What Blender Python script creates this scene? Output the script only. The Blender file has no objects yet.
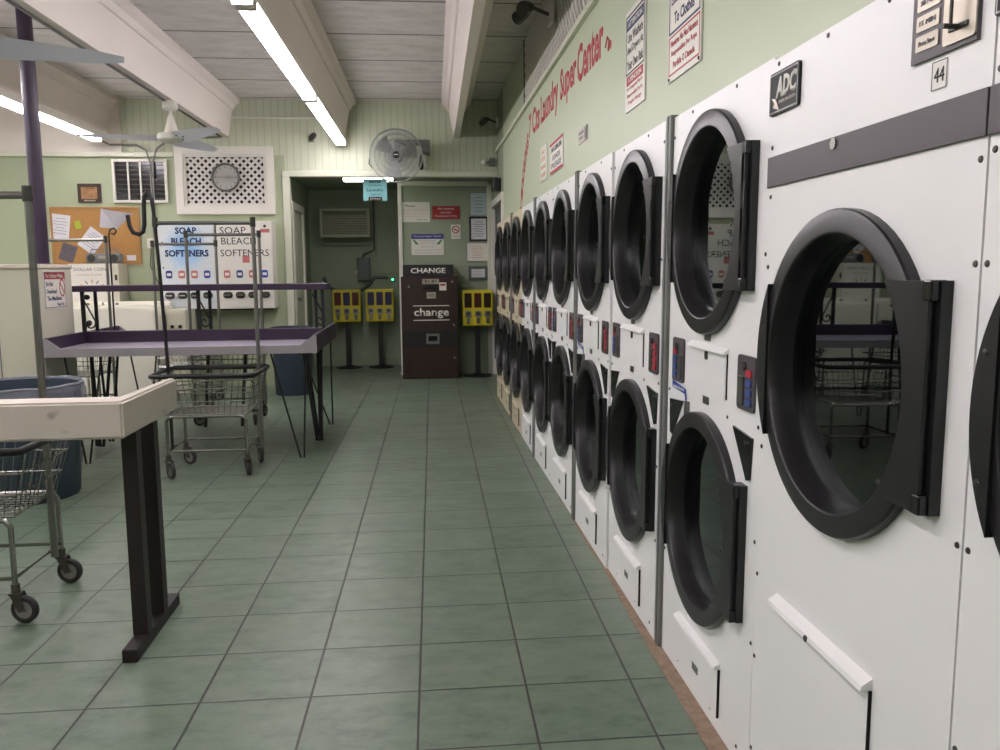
import bpy, bmesh, math, random
from mathutils import Vector, Matrix
random.seed(7)
PI = math.pi
COL = bpy.context.scene.collection
sc = bpy.context.scene

# ------------------------------------------------------------------ materials
def lin(c):
    if isinstance(c, str):
        c = [int(c[i:i+2], 16)/255 for i in (0, 2, 4)]
        c = [x/12.92 if x <= .04045 else ((x+.055)/1.055)**2.4 for x in c]
    return (c[0], c[1], c[2], 1)

def mat(name, col, rough=.5, metal=0, spec=.5, noise=0, nscale=8, bump=0, bscale=40, emit=0, coat=0, stretch=None):
    m = bpy.data.materials.new(name); m.use_nodes = True
    nt = m.node_tree; b = nt.nodes['Principled BSDF']
    b.inputs['Base Color'].default_value = lin(col)
    b.inputs['Roughness'].default_value = rough
    b.inputs['Metallic'].default_value = metal
    b.inputs['Specular IOR Level'].default_value = spec
    b.inputs['Coat Weight'].default_value = coat
    if emit:
        b.inputs['Emission Color'].default_value = lin(col)
        b.inputs['Emission Strength'].default_value = emit
    tc = nt.nodes.new('ShaderNodeTexCoord')
    src = tc.outputs['Object']
    if stretch:
        mp = nt.nodes.new('ShaderNodeMapping'); mp.inputs['Scale'].default_value = stretch
        nt.links.new(src, mp.inputs['Vector']); src = mp.outputs['Vector']
    n = nt.nodes.new('ShaderNodeTexNoise'); n.inputs['Scale'].default_value = nscale
    n.inputs['Detail'].default_value = 5
    nt.links.new(src, n.inputs['Vector'])
    mx = nt.nodes.new('ShaderNodeMix'); mx.data_type = 'RGBA'; mx.blend_type = 'MULTIPLY'
    mx.inputs[0].default_value = noise if noise else .04
    mx.inputs[6].default_value = lin(col)
    cr = nt.nodes.new('ShaderNodeValToRGB'); cr.color_ramp.elements[0].position = .3; cr.color_ramp.elements[1].position = .75
    cr.color_ramp.elements[0].color = (.35, .35, .35, 1)
    nt.links.new(n.outputs['Fac'], cr.inputs[0]); nt.links.new(cr.outputs[0], mx.inputs[7])
    nt.links.new(mx.outputs[2], b.inputs['Base Color'])
    if bump:
        n2 = nt.nodes.new('ShaderNodeTexNoise'); n2.inputs['Scale'].default_value = bscale
        nt.links.new(src, n2.inputs['Vector'])
        bp = nt.nodes.new('ShaderNodeBump'); bp.inputs['Strength'].default_value = bump; bp.inputs['Distance'].default_value = .01
        nt.links.new(n2.outputs['Fac'], bp.inputs['Height']); nt.links.new(bp.outputs[0], b.inputs['Normal'])
    return m

def math_node(nt, op, a, b=None):
    n = nt.nodes.new('ShaderNodeMath'); n.operation = op
    for i, v in enumerate((a, b)):
        if v is None: continue
        if isinstance(v, (int, float)): n.inputs[i].default_value = v
        else: nt.links.new(v, n.inputs[i])
    return n.outputs[0]

def mix_col(nt, fac, a, b, mode='MIX'):
    n = nt.nodes.new('ShaderNodeMix'); n.data_type = 'RGBA'; n.blend_type = mode
    for i, v in ((0, fac), (6, a), (7, b)):
        if isinstance(v, (int, float)): n.inputs[i].default_value = v
        elif isinstance(v, tuple): n.inputs[i].default_value = v
        else: nt.links.new(v, n.inputs[i])
    return n.outputs[2]

def pos_nodes(nt):
    g = nt.nodes.new('ShaderNodeNewGeometry'); s = nt.nodes.new('ShaderNodeSeparateXYZ')
    nt.links.new(g.outputs['Position'], s.inputs[0]); return g.outputs['Position'], s.outputs

def noise(nt, vec, scale, detail=4, rough=.5, mscale=None):
    if mscale:
        mp = nt.nodes.new('ShaderNodeMapping'); mp.inputs['Scale'].default_value = mscale
        nt.links.new(vec, mp.inputs['Vector']); vec = mp.outputs['Vector']
    n = nt.nodes.new('ShaderNodeTexNoise'); n.inputs['Scale'].default_value = scale
    n.inputs['Detail'].default_value = detail; n.inputs['Roughness'].default_value = rough
    nt.links.new(vec, n.inputs['Vector']); return n.outputs['Fac']

def ramp(nt, fac, stops):
    r = nt.nodes.new('ShaderNodeValToRGB')
    e = r.color_ramp.elements
    while len(e) < len(stops): e.new(.5)
    for i, (p, c) in enumerate(stops): e[i].position = p; e[i].color = c if len(c) == 4 else (*c, 1)
    nt.links.new(fac, r.inputs[0]); return r.outputs[0]

def floor_mat():
    m = bpy.data.materials.new('green_marbled_tile'); m.use_nodes = True; nt = m.node_tree; b = nt.nodes['Principled BSDF']
    P, s = pos_nodes(nt)
    u = math_node(nt, 'DIVIDE', math_node(nt, 'SUBTRACT', math_node(nt, 'SUBTRACT', s[0], math_node(nt, 'MULTIPLY', s[1], .0162)), -.062), .331)
    v = math_node(nt, 'DIVIDE', math_node(nt, 'SUBTRACT', s[1], 2.490), .330)
    du = math_node(nt, 'ABSOLUTE', math_node(nt, 'SUBTRACT', math_node(nt, 'FRACT', math_node(nt, 'ADD', u, .5)), .5))
    dv = math_node(nt, 'ABSOLUTE', math_node(nt, 'SUBTRACT', math_node(nt, 'FRACT', math_node(nt, 'ADD', v, .5)), .5))
    d = math_node(nt, 'MINIMUM', du, dv)
    gr = nt.nodes.new('ShaderNodeMapRange'); gr.inputs[1].default_value = .007; gr.inputs[2].default_value = .014
    nt.links.new(d, gr.inputs[0])
    cid = nt.nodes.new('ShaderNodeCombineXYZ')
    nt.links.new(math_node(nt, 'FLOOR', u), cid.inputs[0]); nt.links.new(math_node(nt, 'FLOOR', v), cid.inputs[1])
    wn = nt.nodes.new('ShaderNodeTexWhiteNoise'); nt.links.new(cid.outputs[0], wn.inputs['Vector'])
    sh = nt.nodes.new('ShaderNodeVectorMath'); sh.operation = 'MULTIPLY_ADD'; sh.inputs[1].default_value = (5, 5, 5)
    nt.links.new(wn.outputs['Color'], sh.inputs[0]); nt.links.new(P, sh.inputs[2])
    n1 = noise(nt, sh.outputs[0], 8, 10, .72, (1, 1.8, 1)); n2 = noise(nt, sh.outputs[0], 38, 6, .75, (1, 1.8, 1))
    n3 = noise(nt, sh.outputs[0], 4, 3, .5)
    c = ramp(nt, n1, [(.3, lin('4e5d4d')), (.48, lin('697a67')), (.72, lin('7f8b78'))])
    c = mix_col(nt, math_node(nt, 'MULTIPLY', n2, .5), c, lin('49594a'))
    c = mix_col(nt, math_node(nt, 'MULTIPLY', math_node(nt, 'GREATER_THAN', n3, .62), .08), c, lin('6d6a7c'))
    c = mix_col(nt, math_node(nt, 'MULTIPLY', wn.outputs['Value'], .25), c, lin('7d8878'))
    c = mix_col(nt, gr.outputs[0], lin('2c2a24'), c)
    nt.links.new(c, b.inputs['Base Color'])
    n4 = noise(nt, P, 2.2, 4)
    rr = nt.nodes.new('ShaderNodeMapRange'); rr.inputs[3].default_value = .26; rr.inputs[4].default_value = .5
    nt.links.new(n4, rr.inputs[0]); nt.links.new(rr.outputs[0], b.inputs['Roughness'])
    bp = nt.nodes.new('ShaderNodeBump'); bp.inputs['Strength'].default_value = .5; bp.inputs['Distance'].default_value = .003
    h = math_node(nt, 'ADD', gr.outputs[0], math_node(nt, 'MULTIPLY', n1, .35))
    nt.links.new(h, bp.inputs['Height']); nt.links.new(bp.outputs[0], b.inputs['Normal'])
    return m

def ceiling_mat():
    m = bpy.data.materials.new('wood_fibre_ceiling_plank'); m.use_nodes = True; nt = m.node_tree; b = nt.nodes['Principled BSDF']
    P, s = pos_nodes(nt)
    v = math_node(nt, 'DIVIDE', math_node(nt, 'SUBTRACT', s[1], 9.80), .86)
    d = math_node(nt, 'ABSOLUTE', math_node(nt, 'SUBTRACT', math_node(nt, 'FRACT', math_node(nt, 'ADD', v, .5)), .5))
    g = nt.nodes.new('ShaderNodeMapRange'); g.inputs[1].default_value = .007; g.inputs[2].default_value = .022; nt.links.new(d, g.inputs[0])
    n1 = noise(nt, P, 3.5, 10, .75, (1, 2.4, 1)); n2 = noise(nt, P, 55, 6, .8, (1, 1.8, 1))
    c = ramp(nt, n1, [(.32, lin('bfbab4')), (.5, lin('d8d3cd')), (.7, lin('e8e3dd'))])
    c = mix_col(nt, math_node(nt, 'MULTIPLY', n2, .45), c, lin('a09b95'))
    c = mix_col(nt, g.outputs[0], lin('5e5a54'), c)
    nt.links.new(c, b.inputs['Base Color']); b.inputs['Roughness'].default_value = .95
    bp = nt.nodes.new('ShaderNodeBump'); bp.inputs['Strength'].default_value = .6; bp.inputs['Distance'].default_value = .01
    nt.links.new(math_node(nt, 'ADD', n2, g.outputs[0]), bp.inputs['Height']); nt.links.new(bp.outputs[0], b.inputs['Normal'])
    return m

def beadboard_mat():
    m = bpy.data.materials.new('green_beadboard'); m.use_nodes = True; nt = m.node_tree; b = nt.nodes['Principled BSDF']
    P, s = pos_nodes(nt)
    d = math_node(nt, 'ABSOLUTE', math_node(nt, 'SUBTRACT', math_node(nt, 'FRACT', math_node(nt, 'DIVIDE', s[0], .078)), .5))
    g = nt.nodes.new('ShaderNodeMapRange'); g.inputs[1].default_value = .03; g.inputs[2].default_value = .13; nt.links.new(d, g.inputs[0])
    c = mix_col(nt, g.outputs[0], lin('b4baa2'), lin('c3c9b2'))
    n1 = noise(nt, P, 1.5, 3); c = mix_col(nt, math_node(nt, 'MULTIPLY', n1, .25), c, lin('c6c5a6'))
    nt.links.new(c, b.inputs['Base Color']); b.inputs['Roughness'].default_value = .6
    bp = nt.nodes.new('ShaderNodeBump'); bp.inputs['Strength'].default_value = .3; bp.inputs['Distance'].default_value = .005
    nt.links.new(g.outputs[0], bp.inputs['Height']); nt.links.new(bp.outputs[0], b.inputs['Normal'])
    return m

def woodgrain_mat():
    m = bpy.data.materials.new('dark_woodgrain_laminate'); m.use_nodes = True; nt = m.node_tree; b = nt.nodes['Principled BSDF']
    P, s = pos_nodes(nt)
    n1 = noise(nt, P, 9, 6, .65, (7, 7, .5))
    c = ramp(nt, n1, [(.3, lin('1b0f0c')), (.5, lin('2c1912')), (.72, lin('372018'))])
    nt.links.new(c, b.inputs['Base Color']); b.inputs['Roughness'].default_value = .4
    return m

def blue_splash_mat():
    m = bpy.data.materials.new('blue_splash_panel'); m.use_nodes = True; nt = m.node_tree; b = nt.nodes['Principled BSDF']
    tc = nt.nodes.new('ShaderNodeTexCoord')
    mp = nt.nodes.new('ShaderNodeMapping'); mp.inputs['Location'].default_value = (0, 0, -.62); mp.inputs['Scale'].default_value = (3.9, 1, 3.3)
    nt.links.new(tc.outputs['Object'], mp.inputs['Vector'])
    l = nt.nodes.new('ShaderNodeVectorMath'); l.operation = 'LENGTH'; nt.links.new(mp.outputs[0], l.inputs[0])
    n = noise(nt, tc.outputs['Object'], 12, 5, .7)
    f = math_node(nt, 'SUBTRACT', math_node(nt, 'ADD', l.outputs['Value'], math_node(nt, 'MULTIPLY', n, .9)), .45)
    c = ramp(nt, f, [(.25, lin('8fbbe0')), (.62, lin('b4cfe6')), (.95, lin('d3d9dc'))])
    nt.links.new(c, b.inputs['Base Color']); b.inputs['Roughness'].default_value = .35
    return m

def glass_mat():
    m = bpy.data.materials.new('dryer_door_glass'); m.use_nodes = True; nt = m.node_tree
    out = nt.nodes['Material Output']; nt.nodes.remove(nt.nodes['Principled BSDF'])
    t = nt.nodes.new('ShaderNodeBsdfTransparent'); t.inputs[0].default_value = (.42, .46, .5, 1)
    g = nt.nodes.new('ShaderNodeBsdfGlossy'); g.inputs['Roughness'].default_value = .015; g.inputs[0].default_value = (.92, 1, .98, 1)
    f = nt.nodes.new('ShaderNodeFresnel'); f.inputs['IOR'].default_value = 1.75
    mx = nt.nodes.new('ShaderNodeMixShader')
    nt.links.new(f.outputs[0], mx.inputs[0]); nt.links.new(t.outputs[0], mx.inputs[1]); nt.links.new(g.outputs[0], mx.inputs[2])
    nt.links.new(mx.outputs[0], out.inputs[0]); return m

def clear_mat(name, tint, ior=1.45, alpha=None):
    m = bpy.data.materials.new(name); m.use_nodes = True; nt = m.node_tree
    out = nt.nodes['Material Output']; nt.nodes.remove(nt.nodes['Principled BSDF'])
    t = nt.nodes.new('ShaderNodeBsdfTransparent'); t.inputs[0].default_value = (*tint, 1)
    g = nt.nodes.new('ShaderNodeBsdfGlossy'); g.inputs['Roughness'].default_value = .12
    f = nt.nodes.new('ShaderNodeFresnel'); f.inputs['IOR'].default_value = ior
    mx = nt.nodes.new('ShaderNodeMixShader')
    nt.links.new(f.outputs[0], mx.inputs[0]); nt.links.new(t.outputs[0], mx.inputs[1]); nt.links.new(g.outputs[0], mx.inputs[2])
    nt.links.new(mx.outputs[0], out.inputs[0]); return m

def liner_mat():
    m = bpy.data.materials.new('bin_liner'); m.use_nodes = True; nt = m.node_tree; b = nt.nodes['Principled BSDF']; out = nt.nodes['Material Output']
    b.inputs['Base Color'].default_value = lin('a3a5b4'); b.inputs['Roughness'].default_value = .25
    n = nt.nodes.new('ShaderNodeTexNoise'); n.inputs['Scale'].default_value = 14; tc = nt.nodes.new('ShaderNodeTexCoord'); nt.links.new(tc.outputs['Object'], n.inputs['Vector'])
    bp = nt.nodes.new('ShaderNodeBump'); bp.inputs['Strength'].default_value = .9; bp.inputs['Distance'].default_value = .02; nt.links.new(n.outputs['Fac'], bp.inputs['Height']); nt.links.new(bp.outputs[0], b.inputs['Normal'])
    t = nt.nodes.new('ShaderNodeBsdfTransparent'); t.inputs[0].default_value = (.85, .86, .9, 1)
    mx = nt.nodes.new('ShaderNodeMixShader'); mx.inputs[0].default_value = .5
    nt.links.new(t.outputs[0], mx.inputs[1]); nt.links.new(b.outputs[0], mx.inputs[2]); nt.links.new(mx.outputs[0], out.inputs[0]); return m
M = dict(washerwhite=mat('warm_white_enamel', 'f2eee0', .35, noise=.05),
    floor=floor_mat(), ceil=ceiling_mat(), bead=beadboard_mat(), wood=woodgrain_mat(), splash=blue_splash_mat(), glass=glass_mat(),
    green=mat('sage_green_paint', 'adb697', .55, noise=.12, nscale=1.2), greenr=mat('pale_sage_paint', 'bac4a8', .42, noise=.10, nscale=1.0),
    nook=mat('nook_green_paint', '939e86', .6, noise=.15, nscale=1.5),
    beam=mat('cream_beam_paint', 'e8dfd6', .55, noise=.10, nscale=1.3), trim=mat('cream_trim_paint', 'd4d6c2', .45, noise=.08),
    white=mat('white_trim_paint', 'dedad0', .45, noise=.06), lattice=mat('white_lattice_plastic', 'd8d3cb', .5),
    enamel=mat('white_enamel', 'e7e7e5', .34, noise=.06, nscale=2.5), beige=mat('beige_enamel', 'cfc4a8', .3, noise=.1, nscale=3),
    offwhite=mat('cream_washer_enamel', 'cfccb9', .35, noise=.12, nscale=2),
    black=mat('black_plastic', '171718', .38, bump=.05, bscale=400), blackg=mat('black_gloss', '0c0c0d', .18), dark=mat('dark_cavity', '060607', .9),
    charcoal=mat('charcoal_band', '4c4649', .42, noise=.12, nscale=5), drum=mat('dark_steel_drum', '3a3c40', .32, .7),
    chrome=mat('chrome_wire', 'a8a8a2', .25, 1, noise=.35, nscale=20), steel=mat('brushed_steel', '8f8e8a', .35, 1, noise=.2, nscale=12),
    greymetal=mat('grey_painted_strip', '7c7c78', .45, .3), screw=mat('dull_screw', '4e4c48', .4, .8),
    iron=mat('black_iron', '141214', .45, bump=.1, bscale=150), purple=mat('purple_paint', '37273f', .4, noise=.15, nscale=4), purplel=mat('lavender_tray_laminate', 'aba3b4', .35, noise=.12, nscale=3),
    lipgrey=mat('lavender_grey_edge', '9a9597', .45, noise=.15, nscale=6),
    cream=mat('cream_tabletop_laminate', 'd8cdbf', .4, noise=.1, nscale=7), brown=mat('dark_brown_steel', '241a1a', .5, noise=.2, nscale=20),
    rubber=mat('grey_rubber', '302e2d', .6), wheelc=mat('grey_wheel_core', '8d8b86', .5), castbr=mat('worn_caster_bracket', '6a655e', .45, .8, noise=.4, nscale=30),
    bluebin=mat('slate_blue_plastic', '323e4d', .5), liner=liner_mat(), linerrim=mat('bin_liner_fold', '9c9fa8', .35, bump=.8, bscale=30),
    cork=mat('cork', 'b98a52', .9, noise=.25, nscale=60), corkrim=mat('oak_strip', 'a87d4b', .6), paper=mat('white_paper', 'dad8dc', .7), paperd=mat('printed_photo_paper', '6d6670', .5, noise=.6, nscale=40),
    yellow=mat('yellow_enamel', 'c9b81c', .4), navy=mat('navy_ink', '2a2f5e', .6), inkblack=mat('black_ink', '1c1c1e', .6), red=mat('red_ink', 'b0343a', .6), redwall=mat('red_vinyl_letter', 'b8323e', .5),
    redsign=mat('red_sign_face', '9e1f22', .45), signwhite=mat('sign_white', 'dfdcd2', .4), pinkink=mat('faded_red_ink', 'c0706c', .6), greyink=mat('grey_ink', '6a6a72', .6),
    navyface=mat('blue_sign_face', '2b3f86', .5), greenink=mat('green_ink', '3f8a4a', .6), teal=mat('teal_sign_face', '86c2c6', .5), tealink=mat('teal_ink', '2c5a5e', .6),
    orangeink=mat('orange_ink', 'cf9468', .6), stickerblue=mat('blue_sticker', '2f47a0', .4),
    fan=mat('white_fan_paint', 'dddbd0', .4), blade=mat('grey_fan_blade', 'd6d9dc', .4), fanmetal=mat('galvanised_wire', 'a4a6a6', .4, .5), blade2=mat('dull_aluminium_blade', 'a9aaa8', .45, .3),
    acface=mat('air_conditioner_face', 'a7a590', .6), acgrill=mat('air_conditioner_grill', '6f6d5d', .7), greybox=mat('grey_metal_box', '56605c', .5, .2),
    radio=mat('silver_grey_radio', '7a7c7e', .4, .2), led=mat('green_led', '35e07a', .5, emit=6), redbtn=mat('red_button', 'ac2c3a', .4), bluebtn=mat('blue_button', '3a4f86', .4), greenlcd=mat('green_grey_display', '4a5a50', .3),
    tube=mat('fluorescent_tube', 'f8f2f9', .5, emit=19), tube2=mat('fluorescent_strip_lens', 'fff8ee', .5, emit=6), candy_r=mat('red_candy', '7e2f22', .5, noise=.7, nscale=70), candy_b=mat('purple_blue_candy', '4d4a86', .5, noise=.7, nscale=70), candy_d=mat('brown_candy', '50301c', .5, noise=.7, nscale=70),
    grime=mat('bare_concrete_edge', '9d8672', .95, noise=.55, nscale=30, bump=.8, bscale=60), award=mat('bronze_plaque', 'b98c62', .4, .3, noise=.7, nscale=25), awardframe=mat('dark_walnut', '3a2622', .4),
    notegreen=mat('green_yellow_note', 'a8b83a', .7), clockface=mat('clock_face', 'c9c7c0', .4), clockrim=mat('grey_clock_rim', '6f6e6b', .4, .3),
    shutterdark=mat('dark_window_pane', '1b1718', .15), silverpanel=mat('worn_aluminium_plate', 'b7afa0', .38, .75, noise=.25, nscale=15), greyring=mat('black_ring_sheen', '201e20', .33),
)

# ------------------------------------------------------------------ mesh helpers
class MB:
    def __init__(s): s.bm = bmesh.new()
    def box(s, x0, x1, y0, y1, z0, z1, bev=0, seg=2):
        b = bmesh.new(); bmesh.ops.create_cube(b, size=1)
        for v in b.verts: v.co = Vector(((x0+x1)/2+v.co.x*(x1-x0), (y0+y1)/2+v.co.y*(y1-y0), (z0+z1)/2+v.co.z*(z1-z0)))
        if bev: bmesh.ops.bevel(b, geom=b.edges[:], offset=bev, segments=seg, affect='EDGES', profile=.5)
        s.join(b); return s
    def join(s, b, mt=None):
        me = bpy.data.meshes.new('tmp')
        if mt: b.transform(mt)
        b.to_mesh(me); b.free(); s.bm.from_mesh(me); bpy.data.meshes.remove(me); return s
    def poly(s, pts, faces):
        vs = [s.bm.verts.new(p) for p in pts]
        for f in faces: s.bm.faces.new([vs[i] for i in f])
        return s
    def prism(s, pts, axis, a, b):
        """pts: 2-D outline in the two other axes (in xyz order), extruded from a to b along axis"""
        def mk(p, t):
            l = list(p); l.insert(axis, t); return l
        n = len(pts)
        vs = [s.bm.verts.new(mk(p, a)) for p in pts] + [s.bm.verts.new(mk(p, b)) for p in pts]
        s.bm.faces.new(vs[:n]); s.bm.faces.new(vs[n:][::-1])
        for i in range(n): s.bm.faces.new((vs[i], vs[n+i], vs[n+(i+1) % n], vs[(i+1) % n]))
        return s
    def tube(s, path, r, n=8, closed=False):
        P = [Vector(p) for p in path]; k = len(P); rings = []
        rr = r if isinstance(r, (list, tuple)) else [r]*k
        prev = None
        for i in range(k):
            if closed: t = (P[(i+1) % k]-P[i-1]).normalized()
            else: t = (P[min(i+1, k-1)]-P[max(i-1, 0)]).normalized()
            if prev is None:
                a = Vector((0, 0, 1)) if abs(t.z) < .9 else Vector((1, 0, 0)); u = t.cross(a).normalized()
            else: u = (prev - t*prev.dot(t)).normalized()
            prev = u; w = t.cross(u)
            rings.append([s.bm.verts.new(P[i]+(u*math.cos(2*PI*j/n)+w*math.sin(2*PI*j/n))*rr[i]) for j in range(n)])
        m = k if closed else k-1
        for i in range(m):
            A, B = rings[i], rings[(i+1) % k]
            for j in range(n): s.bm.faces.new((A[j], A[(j+1) % n], B[(j+1) % n], B[j]))
        if not closed: s.bm.faces.new(rings[0][::-1]); s.bm.faces.new(rings[-1])
        return s
    def lathe(s, prof, n=32, mt=None, closed=False):
        """prof: (r, h) points revolved round local Z, then moved by mt"""
        mt = mt or Matrix()
        rings = []
        for r, h in prof:
            if r < 1e-6: rings.append([s.bm.verts.new(mt @ Vector((0, 0, h)))])
            else: rings.append([s.bm.verts.new(mt @ Vector((r*math.cos(2*PI*j/n), r*math.sin(2*PI*j/n), h))) for j in range(n)])
        m = len(rings) if closed else len(rings)-1
        for i in range(m):
            A, B = rings[i], rings[(i+1) % len(rings)]
            for j in range(n):
                q = [A[j % len(A)], A[(j+1) % len(A)], B[(j+1) % len(B)], B[j % len(B)]]
                u = []
                for v in q:
                    if v not in u: u.append(v)
                if len(u) > 2:
                    try: s.bm.faces.new(u)
                    except ValueError: pass
        return s
    def build(s, name, m, parent=None, smooth=None, loc=None):
        bmesh.ops.recalc_face_normals(s.bm, faces=s.bm.faces[:])
        me = bpy.data.meshes.new(name)
        if smooth:
            for f in s.bm.faces: f.smooth = True
            for e in s.bm.edges:
                if len(e.link_faces) == 2 and e.calc_face_angle(0) > math.radians(smooth): e.smooth = False
        s.bm.to_mesh(me); s.bm.free()
        o = bpy.data.objects.new(name, me); COL.objects.link(o); me.materials.append(m)
        if parent: o.parent = parent
        if loc: o.location = loc
        return o

def tag(o, label=None, cat=None, group=None, kind=None):
    if label: o['label'] = label
    if cat: o['category'] = cat
    if group: o['group'] = group
    if kind: o['kind'] = kind
    return o
def struct(o): o['kind'] = 'structure'; return o
def empty(name, loc, label, cat, group=None, rz=0):
    o = bpy.data.objects.new(name, None); COL.objects.link(o); o.location = loc; o.rotation_euler = (0, 0, rz); o.empty_display_size = .1
    return tag(o, label, cat, group)
def copy_tree(o, parent=None):
    c = o.copy(); COL.objects.link(c)
    if parent: c.parent = parent
    for ch in list(o.children): copy_tree(ch, c)
    return c

FR = {  # facing: (u = reading direction, v = up, n = outward)
    '-y': (Vector((1, 0, 0)), Vector((0, 0, 1)), Vector((0, -1, 0))),
    '-x': (Vector((0, -1, 0)), Vector((0, 0, 1)), Vector((-1, 0, 0))),
    '+x': (Vector((0, 1, 0)), Vector((0, 0, 1)), Vector((1, 0, 0)))}
def fmat(face, c, rot=0):
    u, v, n = FR[face]
    m = Matrix(((u.x, v.x, n.x, c[0]), (u.y, v.y, n.y, c[1]), (u.z, v.z, n.z, c[2]), (0, 0, 0, 1)))
    return m @ Matrix.Rotation(rot, 4, 'Z')
def board(face, c, w, h, t, bev=0, rot=0, r=0):
    """plate standing on a surface: u x v x thickness, back at the surface point c"""
    mb = MB(); b = bmesh.new()
    if r:
        pts = []
        for cx, cy, a0 in ((w/2-r, h/2-r, 0), (-w/2+r, h/2-r, 90), (-w/2+r, -h/2+r, 180), (w/2-r, -h/2+r, 270)):
            for k in range(5):
                a = math.radians(a0+k*22.5); pts.append((cx+r*math.cos(a), cy+r*math.sin(a)))
        t_ = MB(); t_.prism(pts, 2, 0, t); b.free(); b = t_.bm
    else:
        bmesh.ops.create_cube(b, size=1)
        for v in b.verts: v.co = Vector((v.co.x*w, v.co.y*h, (v.co.z+.5)*t))
        if bev: bmesh.ops.bevel(b, geom=b.edges[:], offset=bev, segments=2, affect='EDGES')
    mb.join(b, fmat(face, c, rot)); return mb
def border(face, c, w, h, lw, t, rot=0):
    mb = MB()
    for (du, dv, ww, hh) in ((0, h/2-lw/2, w, lw), (0, -h/2+lw/2, w, lw), (-w/2+lw/2, 0, lw, h-2*lw), (w/2-lw/2, 0, lw, h-2*lw)):
        b = bmesh.new(); bmesh.ops.create_cube(b, size=1)
        for v in b.verts: v.co = Vector((du+v.co.x*ww, dv+v.co.y*hh, (v.co.z+.5)*t))
        mb.join(b, fmat(face, c, rot))
    return mb
def text_bm(s, w, h, bold=0, shear=0):
    cu = bpy.data.curves.new('t', 'FONT'); cu.body = s; cu.size = 1; cu.resolution_u = 2; cu.offset = bold; cu.extrude = 0; cu.shear = shear
    o = bpy.data.objects.new('t', cu); COL.objects.link(o)
    bpy.context.view_layer.update()
    me = bpy.data.meshes.new_from_object(o.evaluated_get(bpy.context.evaluated_depsgraph_get()))
    bpy.data.objects.remove(o); bpy.data.curves.remove(cu)
    b = bmesh.new(); b.from_mesh(me); bpy.data.meshes.remove(me)
    xs = [v.co.x for v in b.verts]; ys = [v.co.y for v in b.verts]
    x0, x1, y0, y1 = min(xs), max(xs), min(ys), max(ys)
    for v in b.verts: v.co = Vector(((v.co.x-(x0+x1)/2)/(x1-x0)*w, (v.co.y-(y0+y1)/2)/(y1-y0)*h, 0))
    ret = bmesh.ops.extrude_face_region(b, geom=b.faces[:])
    for v in [g for g in ret['geom'] if isinstance(g, bmesh.types.BMVert)]: v.co.z += .0008
    return b
def text(s, face, c, w, h, m, parent, name='lettering', bold=.015, rot=0, shear=0):
    mb = MB(); mb.join(text_bm(s, w, h, bold, shear), fmat(face, c, rot)); return mb.build(name, m, parent)
def off(face, c, du=0, dv=0, dn=0):
    u, v, n = FR[face]; return Vector(c)+u*du+v*dv+n*dn
def disc(mb, face, c, r, t, n=20):
    mb.lathe([(0, 0), (r, 0), (r, t), (0, t)], n, fmat(face, c)); return mb

# ------------------------------------------------------------------ room
edge_end = 8.76; CEIL = 3.21; YB = 9.9; XR = .93; XL = -6.6; YF = -3.2
struct(MB().box(XL-.1, 2.0, YF-.1, 12.1, -.1, 0).build('floor', M['floor']))
struct(MB().box(XL-.1, 2.0, YF-.1, 12.1, CEIL, CEIL+.1).build('ceiling', M['ceil']))
# concrete edge at the foot of the dryers
g = MB(); pts = []
ys = [YF + i*.08 for i in range(int((8.7-YF)/.08)+1)]
for y in ys: pts.append((.785-.024*max(0, min(1, (5-y)/2.5))-.006*random.random()-.005*math.sin(y*5)*math.sin(y*2.3), y))
out = [(p[0], p[1]) for p in pts] + [(.86, ys[-1]), (.86, ys[0])]
g.prism(out, 2, .0005, .004); struct(g.build('trim_1', M['grime']))
# back wall: lower green, upper beadboard, all pieces
w = MB().box(XL, -1.47, YB, YB+.1, 0, 2.6)
struct(w.build('wall_back', M['green']))
b = MB().box(-3.22, -1.47, YB, YB+.1, 2.6, CEIL).box(-1.47, XR+.1, YB, YB+.1, 2.43, CEIL)
struct(b.build('wall_back_upper', M['bead']))
struct(MB().box(XL, -3.22, YB-.03, YB+.1, 2.6, CEIL).build('wall_back_panel', M['beam']))
struct(MB().box(XL, -2.66, YB-.05, YB, 2.575, 2.625, .006).build('trim_2', M['trim']))
struct(MB().box(-1.50, XR, YB-.03, YB+.1, 2.365, 2.43, .008).build('trim_3', M['trim']))
struct(MB().box(-1.50, -1.42, YB-.025, YB+.1, 0, 2.37, .006).build('trim_4', M['trim']))
# nook
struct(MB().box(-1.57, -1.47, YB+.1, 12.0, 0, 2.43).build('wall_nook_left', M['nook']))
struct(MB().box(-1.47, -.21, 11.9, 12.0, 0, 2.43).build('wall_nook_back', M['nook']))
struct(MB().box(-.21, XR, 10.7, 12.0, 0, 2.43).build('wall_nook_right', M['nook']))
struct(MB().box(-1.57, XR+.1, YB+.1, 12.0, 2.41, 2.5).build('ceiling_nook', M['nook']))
struct(MB().box(-.235, -.185, 10.66, 10.72, 0, 2.40, .006).build('trim_5', M['white']))
struct(MB().box(.87, .93, 10.66, 10.70, 0, 2.40, .004).build('trim_6', M['trim']))
struct(MB().box(-.185, .93, 10.66, 10.70, 2.345, 2.40, .004).build('trim_7', M['trim']))
struct(MB().box(-1.465, -.235, 11.875, 11.9, 0, .09, .004).build('baseboard_back', M['nook']))
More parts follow.
